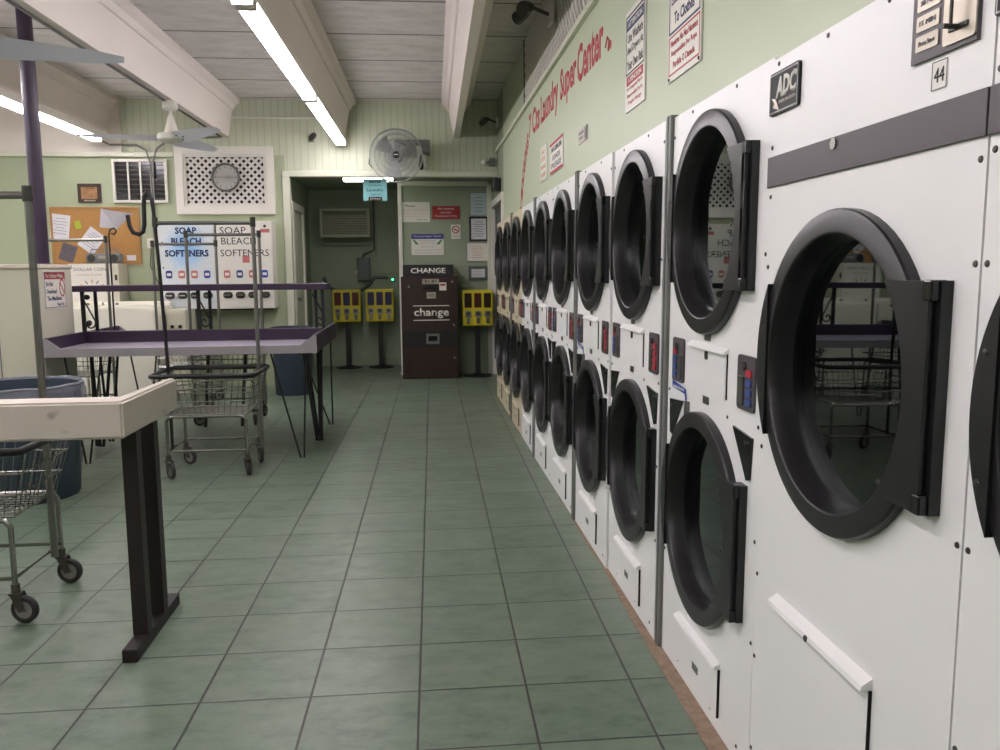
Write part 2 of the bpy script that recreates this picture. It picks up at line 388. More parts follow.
# door in the nook's left wall
d1 = MB().box(-1.47, -1.455, 10.25, 11.05, .01, 2.03).build('door_1', M['trim']); struct(d1)
fr = MB().box(-1.47, -1.43, 10.15, 10.25, 0, 2.12, .006).box(-1.47, -1.43, 11.05, 11.15, 0, 2.12, .006).box(-1.47, -1.43, 10.25, 11.05, 2.03, 2.12, .006)
fr.build('door_frame', M['white'], d1)
dk = MB().lathe([(0, 0), (.012, 0), (.012, .03), (.026, .04), (.026, .06), (0, .066)], 14, fmat('+x', (-1.455, 10.33, .98))).build('door_knob', M['steel'], d1, 40)
# right wall (above and behind the dryers)
struct(MB().box(XR, XR+.1, YF, 9.2, 1.775, CEIL).build('wall_right', M['greenr']))
struct(MB().box(XR, XR+.1, edge_end, 9.19, 0, 1.775).build('wall_right_low', M['greenr']))
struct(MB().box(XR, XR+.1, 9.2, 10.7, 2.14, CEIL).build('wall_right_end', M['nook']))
d2 = struct(MB().box(XR+.03, XR+.05, 9.27, 10.6, .01, 2.06).build('door_2', M['greybox']))
MB().box(XR-.025, XR+.06, 9.19, 9.27, 0, 2.14, .006).box(XR-.025, XR+.06, 10.55, 10.63, 0, 2.14, .006).box(XR-.025, XR+.06, 9.27, 10.55, 2.06, 2.14, .006).build('door_frame', M['white'], d2)
struct(MB().box(XR-.03, XR, YF, YB-.04, 2.632, 2.668, .005).build('trim_8', M['trim']))
struct(MB().box(XR-.012, XR, 7.32, 7.335, 2.668, CEIL).build('trim_9', M['greybox']))
# remaining shell, behind and beside the camera
struct(MB().box(XL-.1, XL, YF, YB, 0, CEIL).build('wall_left', M['green']))
struct(MB().box(XL-.1, 2.0, YF-.1, YF, 0, CEIL).build('wall_front', M['green']))

# tapered ceiling beams
def beam(x, k):
    prof = [(-.033, 2.80), (.033, 2.80), (.085, 3.09), (.10, 3.095), (.125, 3.14), (.165, 3.165), (.165, CEIL), (-.165, CEIL), (-.165, 3.165), (-.125, 3.14), (-.10, 3.095), (-.085, 3.09)]
    mb = MB(); n = len(prof)
    dx = -.018*(YB-YF); va = [mb.bm.verts.new((x+dx+p, YF, z)) for p, z in prof]; vb = [mb.bm.verts.new((x+p, YB, z)) for p, z in prof]
    mb.bm.faces.new(va); mb.bm.faces.new(vb[::-1])
    for i in range(n): mb.bm.faces.new((va[i], vb[i], vb[(i+1) % n], va[(i+1) % n]))
    struct(mb.build('trim_%d' % (10+k), M['beam']))
for k, x in enumerate((.465, -.82, -2.10, -3.39, -4.68, -5.96)): beam(x, k)
# lattice fixed on the upper right wall
def lattice(mb, face, c, w, h, pitch, sw, t):
    """two layers of diagonal slats clipped to a w x h rectangle"""
    for layer, sgn in ((0, 1), (1, -1)):
        n = int((w+h)/pitch)+1
        for i in range(-1, n+1):
            cc = -h/2-w/2 + i*pitch + (pitch/2)
            # line v = sgn*(u) + k ; clip
            k = cc if sgn == 1 else cc
            P = []
            for u in (-w/2, w/2):
                v = sgn*u+k
                if -h/2 <= v <= h/2: P.append((u, v))
            for v in (-h/2, h/2):
                u = (v-k)*sgn
                if -w/2 < u < w/2: P.append((u, v))
            if len(P) < 2: continue
            (u0, v0), (u1, v1) = P[0], P[1]
            L = math.hypot(u1-u0, v1-v0)
            if L < .02: continue
            du, dv = (u1-u0)/L, (v1-v0)/L
            a, b_ = -dv*sw/2, du*sw/2
            z0, z1 = layer*t, layer*t+t
            q = []
            for z in (z0, z1):
                for (u, v, s_) in ((u0, v0, 1), (u0, v0, -1), (u1, v1, -1), (u1, v1, 1)):
                    uu = max(-w/2, min(w/2, u+a*s_)); vv = max(-h/2, min(h/2, v+b_*s_)); q.append(Vector((uu, vv, z)))
            mt = fmat(face, c); q = [mt @ x_ for x_ in q]
            mb.poly(q, [(0, 1, 2, 3), (7, 6, 5, 4), (0, 4, 5, 1), (1, 5, 6, 2), (2, 6, 7, 3), (3, 7, 4, 0)])
    return mb
lp = empty('lattice_screen', (XR, 4.3, 2.67), 'long white lattice panel fixed above the red lettering on the right wall', 'lattice')
lattice(MB(), '-x', (-.002, 0, .27), 6.0, .52, .083, .040, .003).build('lattice_slats', M['lattice'], lp)

# ------------------------------------------------------------------ lights
def strip_light(x, y0, y1, label, z=2.80):
    e = empty('fluorescent_fixture', (x-.013*(9.8-(y0+y1)/2), (y0+y1)/2, z-.1), label, 'ceiling light', 'fluorescent strip fixtures', rz=-.013)
    L = (y1-y0)/2
    MB().box(-.06, .06, -L, L, .04, .103, .006).build('housing', M['white'], e)
    for s in (-1, 1):
        MB().tube([(s*.034, -L+.03, .018), (s*.034, L-.03, .018)], .019, 8).build('tube', M['tube'], e, 60)
        MB().box(-.055, .055, s*(L-.015)-.014, s*(L-.015)+.014, -.004, .04).build('lamp_holder', M['white'], e)
    return e
strip_light(-.83, 7.36, 9.80, 'fluorescent strip light at the far end of the middle row, ending at the back wall')
strip_light(-.83, 4.86, 7.30, 'nearer fluorescent strip light in the middle row, cut by the top of the photo')
strip_light(-.83, 2.36, 4.80, 'added, unseen fluorescent strip light overhead in the middle row, above the aisle')  # rest of the middle row: unseen strips added to brighten the dryer fronts
strip_light(-.83, -.14, 2.30, 'added, unseen fluorescent strip light overhead in the middle row, directly above the camera')
strip_light(-.83, -2.64, -.20, 'added, unseen fluorescent strip light in the middle row, behind the camera')
strip_light(-3.375, 7.2, 9.62, 'fluorescent strip light on the left, behind the purple post')
strip_light(-3.375, 4.7, 7.14, 'fluorescent strip light of the left row, reaching out of the left edge')
strip_light(-3.375, 2.2, 4.64, 'added, unseen fluorescent strip light of the left row, outside the left edge')  # this strip and the next are added out of view to light the dryers
strip_light(-3.375, -.3, 2.14, 'added, unseen fluorescent strip light of the left row, beside the camera')
strip_light(-5.94, 6.6, 9.04, 'added, unseen fluorescent strip light of the leftmost row, far end')  # whole leftmost row is added, out of view, as side light for dryer fronts
strip_light(-5.94, 3.6, 6.04, 'added, unseen fluorescent strip light of the leftmost row, middle')
strip_light(-5.94, .6, 3.04, 'added, unseen fluorescent strip light of the leftmost row, near end')
e = empty('nook_strip_light', (-.555, 10.1, 2.39), 'short bright fluorescent strip light above the nook opening', 'ceiling light')
MB().box(-.29, .29, -.05, .05, -.01, .02, .004).build('housing', M['white'], e); MB().box(-.285, .285, -.045, .045, -.055, -.011, .01).build('lens', M['tube2'], e)

# ------------------------------------------------------------------ dryers
N = 48
def face_with_holes(mb, y0, y1, segs):
    """segs: list of (z0, z1, hole) where hole = (yc, zc, r) or None, on plane x = 0"""
    for z0, z1, hole in segs:
        if not hole:
            mb.poly([(0, y0, z0), (0, y1, z0), (0, y1, z1), (0, y0, z1)], [(0, 1, 2, 3)]); continue
        yc, zc, r = hole
        ring = []; outer = []
        for i in range(N):
            a = 2*PI*i/N; c_, s_ = math.cos(a), math.sin(a)
            ring.append((0, yc+r*c_, zc+r*s_))
            t = 1e9
            if abs(c_) > 1e-9: t = min(t, ((y1-yc) if c_ > 0 else (y0-yc))/c_)
            if abs(s_) > 1e-9: t = min(t, ((z1-zc) if s_ > 0 else (z0-zc))/s_)
            outer.append((0, yc+t*c_, zc+t*s_))
        # add true corners
        for i in range(N):
            j = (i+1) % N
            A, B = outer[i], outer[j]
            f = [ring[i], A]
            if abs(A[1]-B[1]) > 1e-6 and abs(A[2]-B[2]) > 1e-6:
                cy_ = y1 if (A[1] > yc) else y0; cz_ = z1 if ((A[2]+B[2])/2 > zc) else z0
                f.append((0, cy_, cz_))
            f += [B, ring[j]]
            mb.poly(f, [tuple(range(len(f)))])
def cabinet_mesh(w, top, doors, m, parent, holes_z):
    mb = MB(); y0, y1 = -w/2+.002, w/2-.002
    face_with_holes(mb, y0, y1, holes_z)
    X1 = .62
    mb.poly([(0, y0, .006), (0, y1, .006), (X1, y1, .006), (X1, y0, .006), (0, y0, top), (0, y1, top), (X1, y1, top), (X1, y0, top)],
            [(0, 1, 2, 3), (4, 5, 6, 7), (0, 3, 7, 4), (1, 2, 6, 5), (2, 3, 7, 6)])
    bmesh.ops.remove_doubles(mb.bm, verts=mb.bm.verts[:], dist=.0003)
    return mb.build('cabinet', m, parent)
def rotm(yc, zc, x=0):  # lathe axis pointing out of the dryer front (-x)
    return Matrix(((0, 0, -1, x), (1, 0, 0, yc), (0, 1, 0, zc), (0, 0, 0, 1)))
DOORCACHE = {}
def dryer_door(parent, yc, zc, big=False):
    """ring with a glass, a riveted hinge plate towards the viewer's side and a grip plate on the far side"""
    def cached(key, fn, name, m, par, smooth=None):
        if key in DOORCACHE:
            o = bpy.data.objects.new(name, DOORCACHE[key]); COL.objects.link(o); o.parent = par; return o
        o = fn().build(name, m, par, smooth); DOORCACHE[key] = o.data; return o
    prof = [(.309, 0), (.309, .018), (.3065, .0225), (.303, .024), (.266, .026), (.263, .0245), (.261, .021), (.257, .0), (.250, -.034), (.268, -.034), (.268, -.002), (.309, 0)]
    ring = cached('ring', lambda: MB().lathe(prof[:-1], 64, rotm(0, 0), closed=True), 'door', M['greyring'], parent, 28)
    ring.location = (0, yc, zc)
    if big: ring.scale = (1, 1.03, 1.03)
    cached('glass', lambda: MB().lathe([(0, -.028), (.253, -.028), (.253, -.032), (0, -.032)], 48, rotm(0, 0)), 'glass', M['glass'], ring)
    def hinge():
        mb = MB()
        pts = [(.268*math.cos(math.radians(a)), .268*math.sin(math.radians(a))) for a in range(138, 223, 7)]
        mb.prism(pts + [(-.325, -.178), (-.325, .178)], 0, -.033, -.026)
        b = bmesh.new(); bmesh.ops.create_cube(b, size=1)
        for v in b.verts: v.co = Vector((-.0165+v.co.x*.033, -.314+v.co.y*.044, v.co.z*.358))
        bmesh.ops.bevel(b, geom=[e_ for e_ in b.edges if abs(e_.verts[0].co.z-e_.verts[1].co.z) > .1 and e_.verts[0].co.x < -.02], offset=.014, segments=4, affect='EDGES')
        mb.join(b); return mb
    hg = cached('hinge', hinge, 'hinge_plate', M['black'], ring, 40)
    for kz in (.148, -.180): cached('barrel%g' % kz, lambda: MB().box(-.0345, -.006, -.332, -.310, kz, kz+.032, .003), 'hinge_knuckle', M['blackg'], ring)
    def grip():
        pts = [(.313*math.cos(math.radians(a)), .313*math.sin(math.radians(a))) for a in range(-32, 33, 4)]
        mb = MB(); mb.prism(pts, 0, -.031, -.018); return mb
    cached('grip', grip, 'grip_plate', M['black'], ring)
    sc_ = lambda: MB().lathe([(0, 0), (.0056, 0), (.0045, .002), (0, .0028)], 10, fmat('-x', (0, 0, 0)))
    for (dy, dz) in ((-.225, .140), (-.250, -.015), (-.215, -.155), (.288, .085), (.288, -.095)):
        s = cached('screw', sc_, 'screw', M['screw'], ring); s.location = (-.033 if dy < 0 else -.031, dy, dz)
    dr = cached('drum', lambda: MB().lathe([(.255, -.036), (.255, -.50), (.12, -.54), (0, -.54), (0, -.545), (.262, -.545), (.266, -.036)], 40, rotm(0, 0)), 'drum', M['drum'], parent, 35)
    dr.location = (0, yc, zc)
    return ring
def coin_panel(parent, yc, zc, flip, allred=False):
    p = board('-x', (0, yc, zc), .112, .138, .006, r=.012).build('coin_panel', M['charcoal'], parent)
    s = -1 if flip else 1
    board('-x', (-.006, yc-s*.024, zc-.02), .034, .070, .004).build('coin_plate', M['steel'], p)
    disc(MB(), '-x', (-.006, yc+.005, zc+.042), .011, .006).build('coin_lock', M['chrome'], p)
    for i in range(4):
        board('-x', (-.006, yc+s*.024, zc+.026-i*.024), .034, .018, .004, r=.004).build('button', M['redbtn'] if (i == 0 or allred) else M['bluebtn'], p)
    return p
def vent_badge(parent, s):
    pts = [(s*.212, .882), (s*.342, .872), (s*.332, .765), (s*.312, .760), (s*.300, .775)]
    p = MB().prism(pts, 0, -.006, 0).build('corner_vent', M['blackg'], parent)
    disc(MB(), '-x', (-.006, s*.31, .855), .006, .004, 10).build('vent_screw', M['chrome'], p)
STACKS = []
def stack_dryer(yc, body, label, screws=True, strip=False, sticker=False, dd=0, w=.722, x=.803):
    e = empty('stacked_dryer', (x, yc, 0), label, 'dryer', 'double stacked dryers along the right wall')
    e.rotation_euler = (0, .0098, 0)
    cabinet_mesh(w, 1.765, 2, body, e, [(.006, .235, None), (.235, .905, (dd, .567, .267)), (.905, 1.085, None), (1.085, 1.745, (dd, 1.412, .267)), (1.745, 1.765, None)])
    dryer_door(e, dd, 1.412); dryer_door(e, dd, .567)
    # coin box door in the middle
    cd = board('-x', (0, 0, 1.0), .30, .125, .006, .002).build('coin_box_door', body, e)
    MB().prism([(-.018, 1.062), (0, 1.078), (0, 1.062)], 1, -.155, .155).build('door_lip', body, cd)
    board('-x', (-.006, 0, 1.045), .018, .024, .004, r=.006).build('keyhole', M['screw'], cd)
    MB().box(-.004, 0, -.1515, -.1505, .94, 1.062).build('door_gap', M['dark'], cd)
    coin_panel(e, .267, 1.005, False); coin_panel(e, -.290, 1.003, True, dd == 0)
    vent_badge(e, 1); vent_badge(e, -1)
    board('-x', (0, .01, .915), .045, .022, .003).build('name_plate', M['steel'], e)
    board('-x', (0, .01, 1.095), .045, .020, .003).build('name_plate', M['steel'], e)
    # lint door at the foot
    ld = board('-x', (0, .015, .122), .36, .146, .006, .002).build('lint_door', body, e)
    MB().prism([(-.019, .192), (-.016, .199), (0, .207), (0, .192)], 1, -.165, .205).build('door_lip', body, ld)
    MB().box(-.007, 0, -.1685, -.1665, .05, .19).build('door_gap', M['dark'], ld)
    board('-x', (-.006, .02, .105), .05, .022, .002).build('name_plate', M['steel'], ld)
    if screws:
        for dy, z in ((w/2-.013, 1.70), (.013-w/2, 1.70), (w/2-.013, 1.32), (.013-w/2, 1.32), (w/2-.013, .62), (.013-w/2, .62), (.2, 1.75), (-.15, 1.75), (w/2-.013, .36), (.013-w/2, .36), (w/2-.02, .90), (.017-w/2, .905), (-.16, .895), (.2, .045), (-.1, .045), (-.3, .045)):
            s = bpy.data.objects.new('screw', DOORCACHE['screw']); COL.objects.link(s); s.parent = e; s.location = (0, dy, z)
    if strip:
        MB().box(-.012, .05, w/2+.002, w/2+.050, .004, 1.775, .003).build('joint_strip', M['greymetal'], e)
        MB().box(-.014, -.008, w/2+.022, w/2+.029, .006, 1.774).build('strip_groove', M['greybox'], e)
    if sticker:
        st = MB().poly([(-.002, .33, .935), (-.002, .19, .922), (-.002, .175, .875), (-.002, .188, .873), (-.002, .20, .905), (-.002, .33, .912)], [(0, 1, 2, 3, 4, 5)]).build('blue_sticker', M['stickerblue'], e)
        text('Do Not Overload', '-x', (-.0035, .258, .918), .11, .010, M['signwhite'], st)
        board('-x', (0, .165, .865), .02, .045, .012).build('latch', M['steel'], e)
    STACKS.append(e); return e
edge, sp = 1.93, .052
spec = [('nearest double stacked dryer, directly beside the large dryer numbered 44', 0, True, True),
        ('second double stacked dryer from the camera, just past the wide grey joint strip', 0, False, False),
        ('third double stacked dryer from the camera, blue sticker under its left coin panel', 0, True, True),
        ('fourth double stacked dryer from the camera, in the middle of the row', 0, False, False),
        ('fifth double stacked dryer from the camera, in the middle of the row', 0, True, False),
        ('sixth double stacked dryer, the farthest of the white ones', 0, False, False),
        ('third double stacked dryer from the far end, first with yellowed beige panels', 1, True, False),
        ('second double stacked dryer from the far end, with yellowed beige panels', 1, False, False),
        ('farthest double stacked dryer at the end of the row, with yellowed beige panels', 1, False, False)]
for i, (lab, bg, strip, stick) in enumerate(spec):
    w_ = .767 if i == 0 else .722
    stack_dryer(edge+w_/2, M['beige'] if bg else M['enamel'], lab, screws=i < 5, strip=strip, sticker=stick, dd=.022 if i == 0 else 0, w=w_, x=(.803, .791, .781, .777, .776, .779, .782, .788, .792)[i])
    edge += w_ + (sp if strip else 0)

def single_dryer(yc, label, num):
    e = empty('large_dryer', (.803, yc, 0), label, 'dryer', 'large single dryers in the foreground')
    e.rotation_euler = (0, .0070, 0)
    cabinet_mesh(.767, 1.755, 1, M['enamel'], e, [(.006, .75, None), (.75, 1.43, (.022, 1.081, .274)), (1.43, 1.755, None)])
    dryer_door(e, .022, 1.081, True)
    cb = MB().box(-.006, 0, -.382, .382, 1.471, 1.539, .0015).build('band', M['charcoal'], e)
    disc(MB(), '-x', (-.006, .065, 1.525), .011, .004, 14).build('band_screw', M['chrome'], cb)
    # lint door low down
    ld = board('-x', (0, .048, .33), .41, .39, .005, .002).build('lint_door', M['enamel'], e)
    MB().prism([(-.024, .522), (-.021, .531), (0, .545), (0, .522)], 1, -.160, .256).build('door_lip', M['enamel'], ld)
    MB().box(-.006, 0, -.1600, -.1570, .13, .52).build('door_gap', M['dark'], ld)
    disc(MB(), '-x', (-.022, .06, .524), .007, .003, 12).build('lock', M['screw'], ld)
    # badge with the maker's mark
    bc = (0, .308, 1.677)
    bd = board('-x', bc, .150, .093, .006, r=.008).build('badge', M['inkblack'], e)
    border('-x', off('-x', bc, dn=.006), .142, .085, .0025, .0012).build('badge_rim', M['steel'], bd)
    text('ADC', '-x', off('-x', bc, .012, .010, .006), .105, .046, M['signwhite'], bd, bold=.04, shear=.15)
    mb = MB(); b_ = bmesh.new()
    vs = [b_.verts.new(p) for p in ((-.060, -.008, 0), (-.036, -.014, 0), (-.018, -.040, 0), (-.052, -.030, 0), (-.044, -.022, 0))]; b_.faces.new(vs)
    mb.join(b_, fmat('-x', off('-x', bc, 0, 0, .0075))).build('badge_arrow', M['silverpanel'], bd)
    text('AMERICAN DRYER', '-x', off('-x', bc, .018, -.022, .006), .085, .007, M['silverpanel'], bd, bold=0)
    # coin panel: dark price strip with three plates, metal slide with knob
    y1 = .197+.0; y0 = -.355
    cp = MB().prism([(-.198+.0, 1.745), (.0, 1.745)][:0] or [(-.184, 1.612), (-.350, 1.612), (-.350, 1.735), (-.184, 1.735)], 0, -.006, 0).build('coin_panel', M['charcoal'], e)
    board('-x', (-.006, -.310, 1.676), .078, .114, .003, r=.006).build('slide_plate', M['silverpanel'], cp)
    for k, t in enumerate(('20 MIN', '15 MIN', 'Press Start')):
        cpl = board('-x', (-.006, -.228, 1.702-k*.031), .060, .024, .002, r=.003).build('price_plate', M['silverpanel'], cp)
        text(t, '-x', (-.0082, -.228, 1.702-k*.031), .042, .008, M['greyink'], cpl, bold=0)
    kn = MB().tube([(-.008, -.310, 1.640), (-.034, -.310, 1.640)], .004, 8).box(-.012, -.008, -.333, -.288, 1.636, 1.644, .001).tube([(-.022, -.310, 1.640), (-.022, -.310, 1.688)], .0028, 8)
    kn.build('coin_slide', M['screw'], cp)
    MB().lathe([(0, 0), (.011, .001), (.013, .008), (.008, .014), (0, .015)], 14, fmat('-x', (-.016, -.310, 1.693))).build('slide_knob', M['chrome'], cp, 40)
    nb = board('-x', (0, -.256, 1.583), .042, .047, .0008, r=.006).build('number_sticker', M['signwhite'], e)
    border('-x', (-.0008, -.256, 1.583), .039, .044, .0016, .0005).build('sticker_border', M['greyink'], nb)
    text(num, '-x', (-.0008, -.256, 1.583), .026, .022, M['inkblack'], nb, bold=0)
    for dy, z in ((-.371, 1.290), (-.371, .865), (-.368, 1.44), (.371, 1.290), (.371, .865), (.37, 1.56), (.37, 1.45), (.35, 1.742), (.12, 1.742), (-.1, 1.742), (.37, .55), (.37, .34), (.37, .10)):
        s = bpy.data.objects.new('screw', DOORCACHE['screw']); COL.objects.link(s); s.parent = e; s.location = (0, dy, z)
    return e
single_dryer(1.5465, 'large single dryer with round door, badge and number 44 sticker', '44')
single_dryer(.7785, 'large single dryer nearest the camera, cut by the right edge', '45')

# ------------------------------------------------------------------ right wall signs and lettering
def wall_letters():
    e = empty('wall_lettering', (XR, 6.0, 2.0), 'red vinyl shop lettering rising in an arch on the right wall', 'lettering')
    def put(word, ys, zs, h, rot, m=M['redwall']):
        # ys: centre y, zs: centre z
        mb = MB()
        return mb
    # each word: (text, y_start, y_end, baseline z at start, at end, height)
    words = [("7", 7.08, 6.95, 2.36, 2.36, .19), ('Cts', 6.88, 6.47, 2.36, 2.36, .20), ('Laundry', 6.41, 5.62, 2.37, 2.37, .19), ('Super', 5.54, 4.98, 2.37, 2.37, .185), ('Center', 4.95, 4.26, 2.34, 2.34, .21)]
    for wd, y0, y1, z0, z1, h in words:
        yc_ = (y0+y1)/2; L = y0-y1; desc = any(ch in 'yp' for ch in wd)
        hh = h*1.0 + (.06 if desc else 0); zc_ = (z0+z1)/2 + h/2 - (.03 if desc else 0)
        text(wd, '-x', (0, yc_-6.0, zc_-2.0), L, hh, M['redwall'], e, name='word', bold=.03, rot=math.atan2(z1-z0, L))
    # first word bends down along the arch letter by letter
    pth = [(7.66, 1.86), (7.60, 1.96), (7.54, 2.04), (7.48, 2.11), (7.41, 2.18), (7.33, 2.25), (7.25, 2.31), (7.17, 2.36)]
    for i, ch in enumerate('Vincents'):
        y, z = pth[i]; a = math.radians(64-i*7)
        text(ch, '-x', (0, y-6.0, z-2.0), .10, .13 if i else .16, M['redwall'], e, name='letter', bold=.02, rot=a)
    mb = MB(); mb.lathe([(0, 0), (.022, 0), (.022, .001), (0, .001)], 12, fmat('-x', (0, 4.10-6.0, .35))).build('ornament', M['redwall'], e)
    mb = MB(); mb.tube([(-.002, -1.80, .36), (-.002, -1.84, .40), (-.002, -1.88, .37), (-.002, -1.86, .33)], .004, 6).build('ornament', M['redwall'], e)
wall_letters()
def wall_sign(name, face, c, w, h, label, cat, body=None, t=.006):
    e = empty(name, c, label, cat)
    o = board(face, (0, 0, 0), w, h, t).build('sign_panel', body or M['signwhite'], e)
    return e, t
def lines(e, face, rows, m, t=.006, bold=.012):
    for s, du, dv, w, h in rows: text(s, face, off(face, (0, 0, 0), du, dv, t), w, h, m, e, bold=bold)
# tall warning sign
e, t = wall_sign('warning_sign', '-x', (XR-.001, 3.61, 2.18), .32, .42, 'narrow two part sign with black upper text over red text, right wall', 'sign')
border('-x', (-t, 0, .066), .30, .245, .006, .001).build('frame_line', M['inkblack'], e)
board('-x', (-t, 0, .150), .27, .045, .001).build('header_bar', M['navy'], e)
text('ATTENTION', '-x', (-t-.001, 0, .150), .23, .026, M['signwhite'], e, bold=.02)
lines(e, '-x', [('Use Washers', 0, .095, .25, .040), ('And Dryers At', 0, .040, .26, .040), ('Your Own Risk', 0, -.018, .26, .040)], M['inkblack'])
board('-x', (-t, 0, -.082), .27, .038, .001).build('header_bar', M['red'], e)
text('ATENCION', '-x', (-t-.001, 0, -.082), .22, .022, M['signwhite'], e, bold=.02)
lines(e, '-x', [('La Compania No Es', 0, -.117, .25, .020), ('Responsable De Su', 0, -.147, .25, .020), ('Propio Riesgo', 0, -.177, .22, .020)], M['pinkink'])
# responsibility sign
e, t = wall_sign('notice_sign', '-x', (XR-.001, 2.945, 2.16), .36, .40, 'wide two part sign with navy text over red text, nearest the camera', 'sign')
border('-x', (-t, 0, .068), .34, .21, .007, .001).build('frame_line', M['navy'], e)
lines(e, '-x', [('Not Responsible For', 0, .132, .29, .038), ('Loss Or Damage', 0, .072, .29, .040), ('To Clothes', 0, .010, .22, .040)], M['navy'], bold=.02)
border('-x', (-t, 0, -.112), .34, .135, .005, .001).build('frame_line', M['red'], e)
lines(e, '-x', [('Nosotros No Nos Hacemos', 0, -.070, .30, .024), ('Responsables Por Ropa', 0, -.108, .28, .024), ('Perdida O Danada', 0, -.147, .24, .024)], M['red'])
for (dy, dz) in ((.165, -.19), (-.165, -.19)):
    disc(MB(), '-x', (-t, dy, dz), .006, .003, 10).build('screw', M['inkblack'], e)
# open hours type sign
e, t = wall_sign('red_edged_sign', '-x', (XR-.001, 5.66, 2.045), .52, .205, 'white sign with red top and bottom bars and three black lines', 'sign')
for dv in (.092, -.092): board('-x', (-t, 0, dv), .52, .018, .001).build('red_bar', M['red'], e)
lines(e, '-x', [('MAXIMUM', 0, .055, .40, .035), ('LOADS', 0, 0, .30, .035), ('PLEASE', 0, -.052, .40, .035)], M['greyink'], bold=.02)
e, t = wall_sign('white_notice', '-x', (XR-.001, 6.24, 2.065), .30, .245, 'small plain white notice left of the red edged sign', 'sign')
lines(e, '-x', [('NO', 0, .08, .12, .03), ('DYE', 0, .03, .16, .03), ('NO RUGS', 0, -.025, .22, .03), ('PLEASE', 0, -.08, .2, .03)], M['orangeink'])
e, t = wall_sign('wall_plate_sign', '-x', (XR-.001, 4.76, 2.035), .24, .075, 'small grey plate with two lines between the signs', 'sign', M['silverpanel'])
lines(e, '-x', [('HOLD DOOR', -.03, .016, .14, .014), ('CLOSED', -.03, -.012, .12, .014)], M['greyink'])
board('-x', (-t, -.09, 0), .045, .06, .001).build('dark_patch', M['greyink'], e)
# spotlights and ball on the upper right
def spot(y, z, label, s=1.0):
    e = empty('wall_spotlight', (XR-.03, y, z), label, 'spotlight', 'small twin spotlights above the lattice')
    board('-x', (0, 0, 0), .10*s, .08*s, .02).build('wall_plate', M['lattice'], e)
    MB().tube([(-.02, 0, .0), (-.09*s, 0, .03*s)], .008*s).build('arm', M['screw'], e)
    for sg, a in ((-1, 1), (1, .6)):
        d = Vector((-.5, sg*.8, -.35*a)).normalized(); q = Vector((-.09*s, sg*.02, .03*s))
        MB().tube([q, q+d*.05*s, q+d*.10*s], [.012*s, .026*s, .03*s], 12).build('lamp_head', M['screw'], e, 40)
        
spot(5.68, 2.94, 'dark twin spotlight on the lattice, nearest the camera', 1.5); spot(9.45, 2.90, 'dark twin spotlight at the far end, high on the right wall', 1.2)
e = empty('corner_lamp', (.80, YB-.0, 2.53), 'small round white lamp in the corner above the header', 'lamp')
board('-y', (.07, 0, 0), .07, .09, .05).build('base', M['greymetal'], e)
MB().lathe([(0, -.04), (.03, -.028), (.042, 0), (.03, .028), (0, .04)], 16, Matrix.Translation((-.03, -.05, 0))).build('globe', M['fan'], e, 60)
MB().tube([(.07, -.04, 0), (-.03, -.04, 0)], .012).build('arm', M['greymetal'], e)
e = empty('wall_speaker', (.90, 9.55, 2.22), 'small black speaker above the side door frame', 'speaker')
MB().box(-.06, .028, -.11, .09, -.05, .09, .008).build('case', M['black'], e); MB().box(-.066, -.060, -.10, .08, -.04, .08).build('grill', M['blackg'], e)

# ------------------------------------------------------------------ header items
def wall_fan():
    c = Vector((-.212, 9.42, 2.540))
    e = empty('wall_fan', c, 'large round grey cage fan mounted over the nook opening', 'fan')
    R = .283
    g = MB(); mt = fmat('-y', (0, 0, 0))
    for sgn in (1, -1):
        for r in (R, R*.82, R*.62, R*.42, R*.22):
            h = sgn*(.02+.055*(1-(r/R)**2))
            g.tube([mt @ Vector((r*math.cos(a*PI/18), r*math.sin(a*PI/18), h)) for a in range(36)], .0035 if r < R else .006, 5, closed=True)
        for k in range(72):
            a = 2*PI*k/72; pp = []
            for r in (R*.14, R*.45, R*.75, R):
                tw = a+.35*(1-r/R); pp.append(mt @ Vector((r*math.cos(tw), r*math.sin(tw), sgn*(.02+.055*(1-(r/R)**2)))))
            g.tube(pp, .0017, 4)
    g.build('cage', M['fanmetal'], e)
    for k in range(3):
        a0 = math.radians(20+120*k); b = MB(); P = []
        for r in (.05, .14, .235):
            for da, dz in ((-.45, -.018), (0, 0), (.45, .018)):
                P.append(mt @ Vector((r*math.cos(a0+da), r*math.sin(a0+da), dz)))
        b.poly(P, [(0, 1, 4, 3), (1, 2, 5, 4), (3, 4, 7, 6), (4, 5, 8, 7)])
        bmesh.ops.solidify(b.bm, geom=b.bm.faces[:], thickness=.003)
        b.build('blade', M['blade2'], e, 50)
    MB().lathe([(0, .085), (.03, .083), (.036, .07), (.036, .06), (0, .06)], 20, mt).build('hub_badge', M['inkblack'], e, 40)
    MB().box(-.025, .025, .0-.0875, -.083, -.004, .004).build('badge_mark', M['signwhite'], e)
    MB().lathe([(0, -.03), (.06, -.03), (.065, -.06), (.065, -.19), (.05, -.21), (0, -.21)], 20, mt).build('motor', M['greymetal'], e, 40)
    a = MB().box(0.0, .36, .13, .19, .13, .19, .006).box(.27, .37, .16, .478, .06, .19, .006).box(-.02, .04, .12, .18, .0, .19, .004)
    a.build('bracket', M['greymetal'], e)
    MB().box(.27, .33, .40, .478, -.08, .06, .006).build('switch_box', M['white'], e)
    MB().lathe([(0, -.11), (.022, -.10), (.03, -.07), (.02, -.0), (.012, .05), (0, .05)], 14, Matrix.Translation((.268, .12, -.03))).build('cord_bundle', M['black'], e, 60)
    MB().tube([(-.28, .0, .02), (-.292, .0, -.09), (-.245, .01, -.14)], .007, 6).build('handle', M['iron'], e)
wall_fan()
e = empty('hanging_sign', (-.474, 9.99, 2.235), 'pale teal sign hanging under the nook strip light', 'sign')
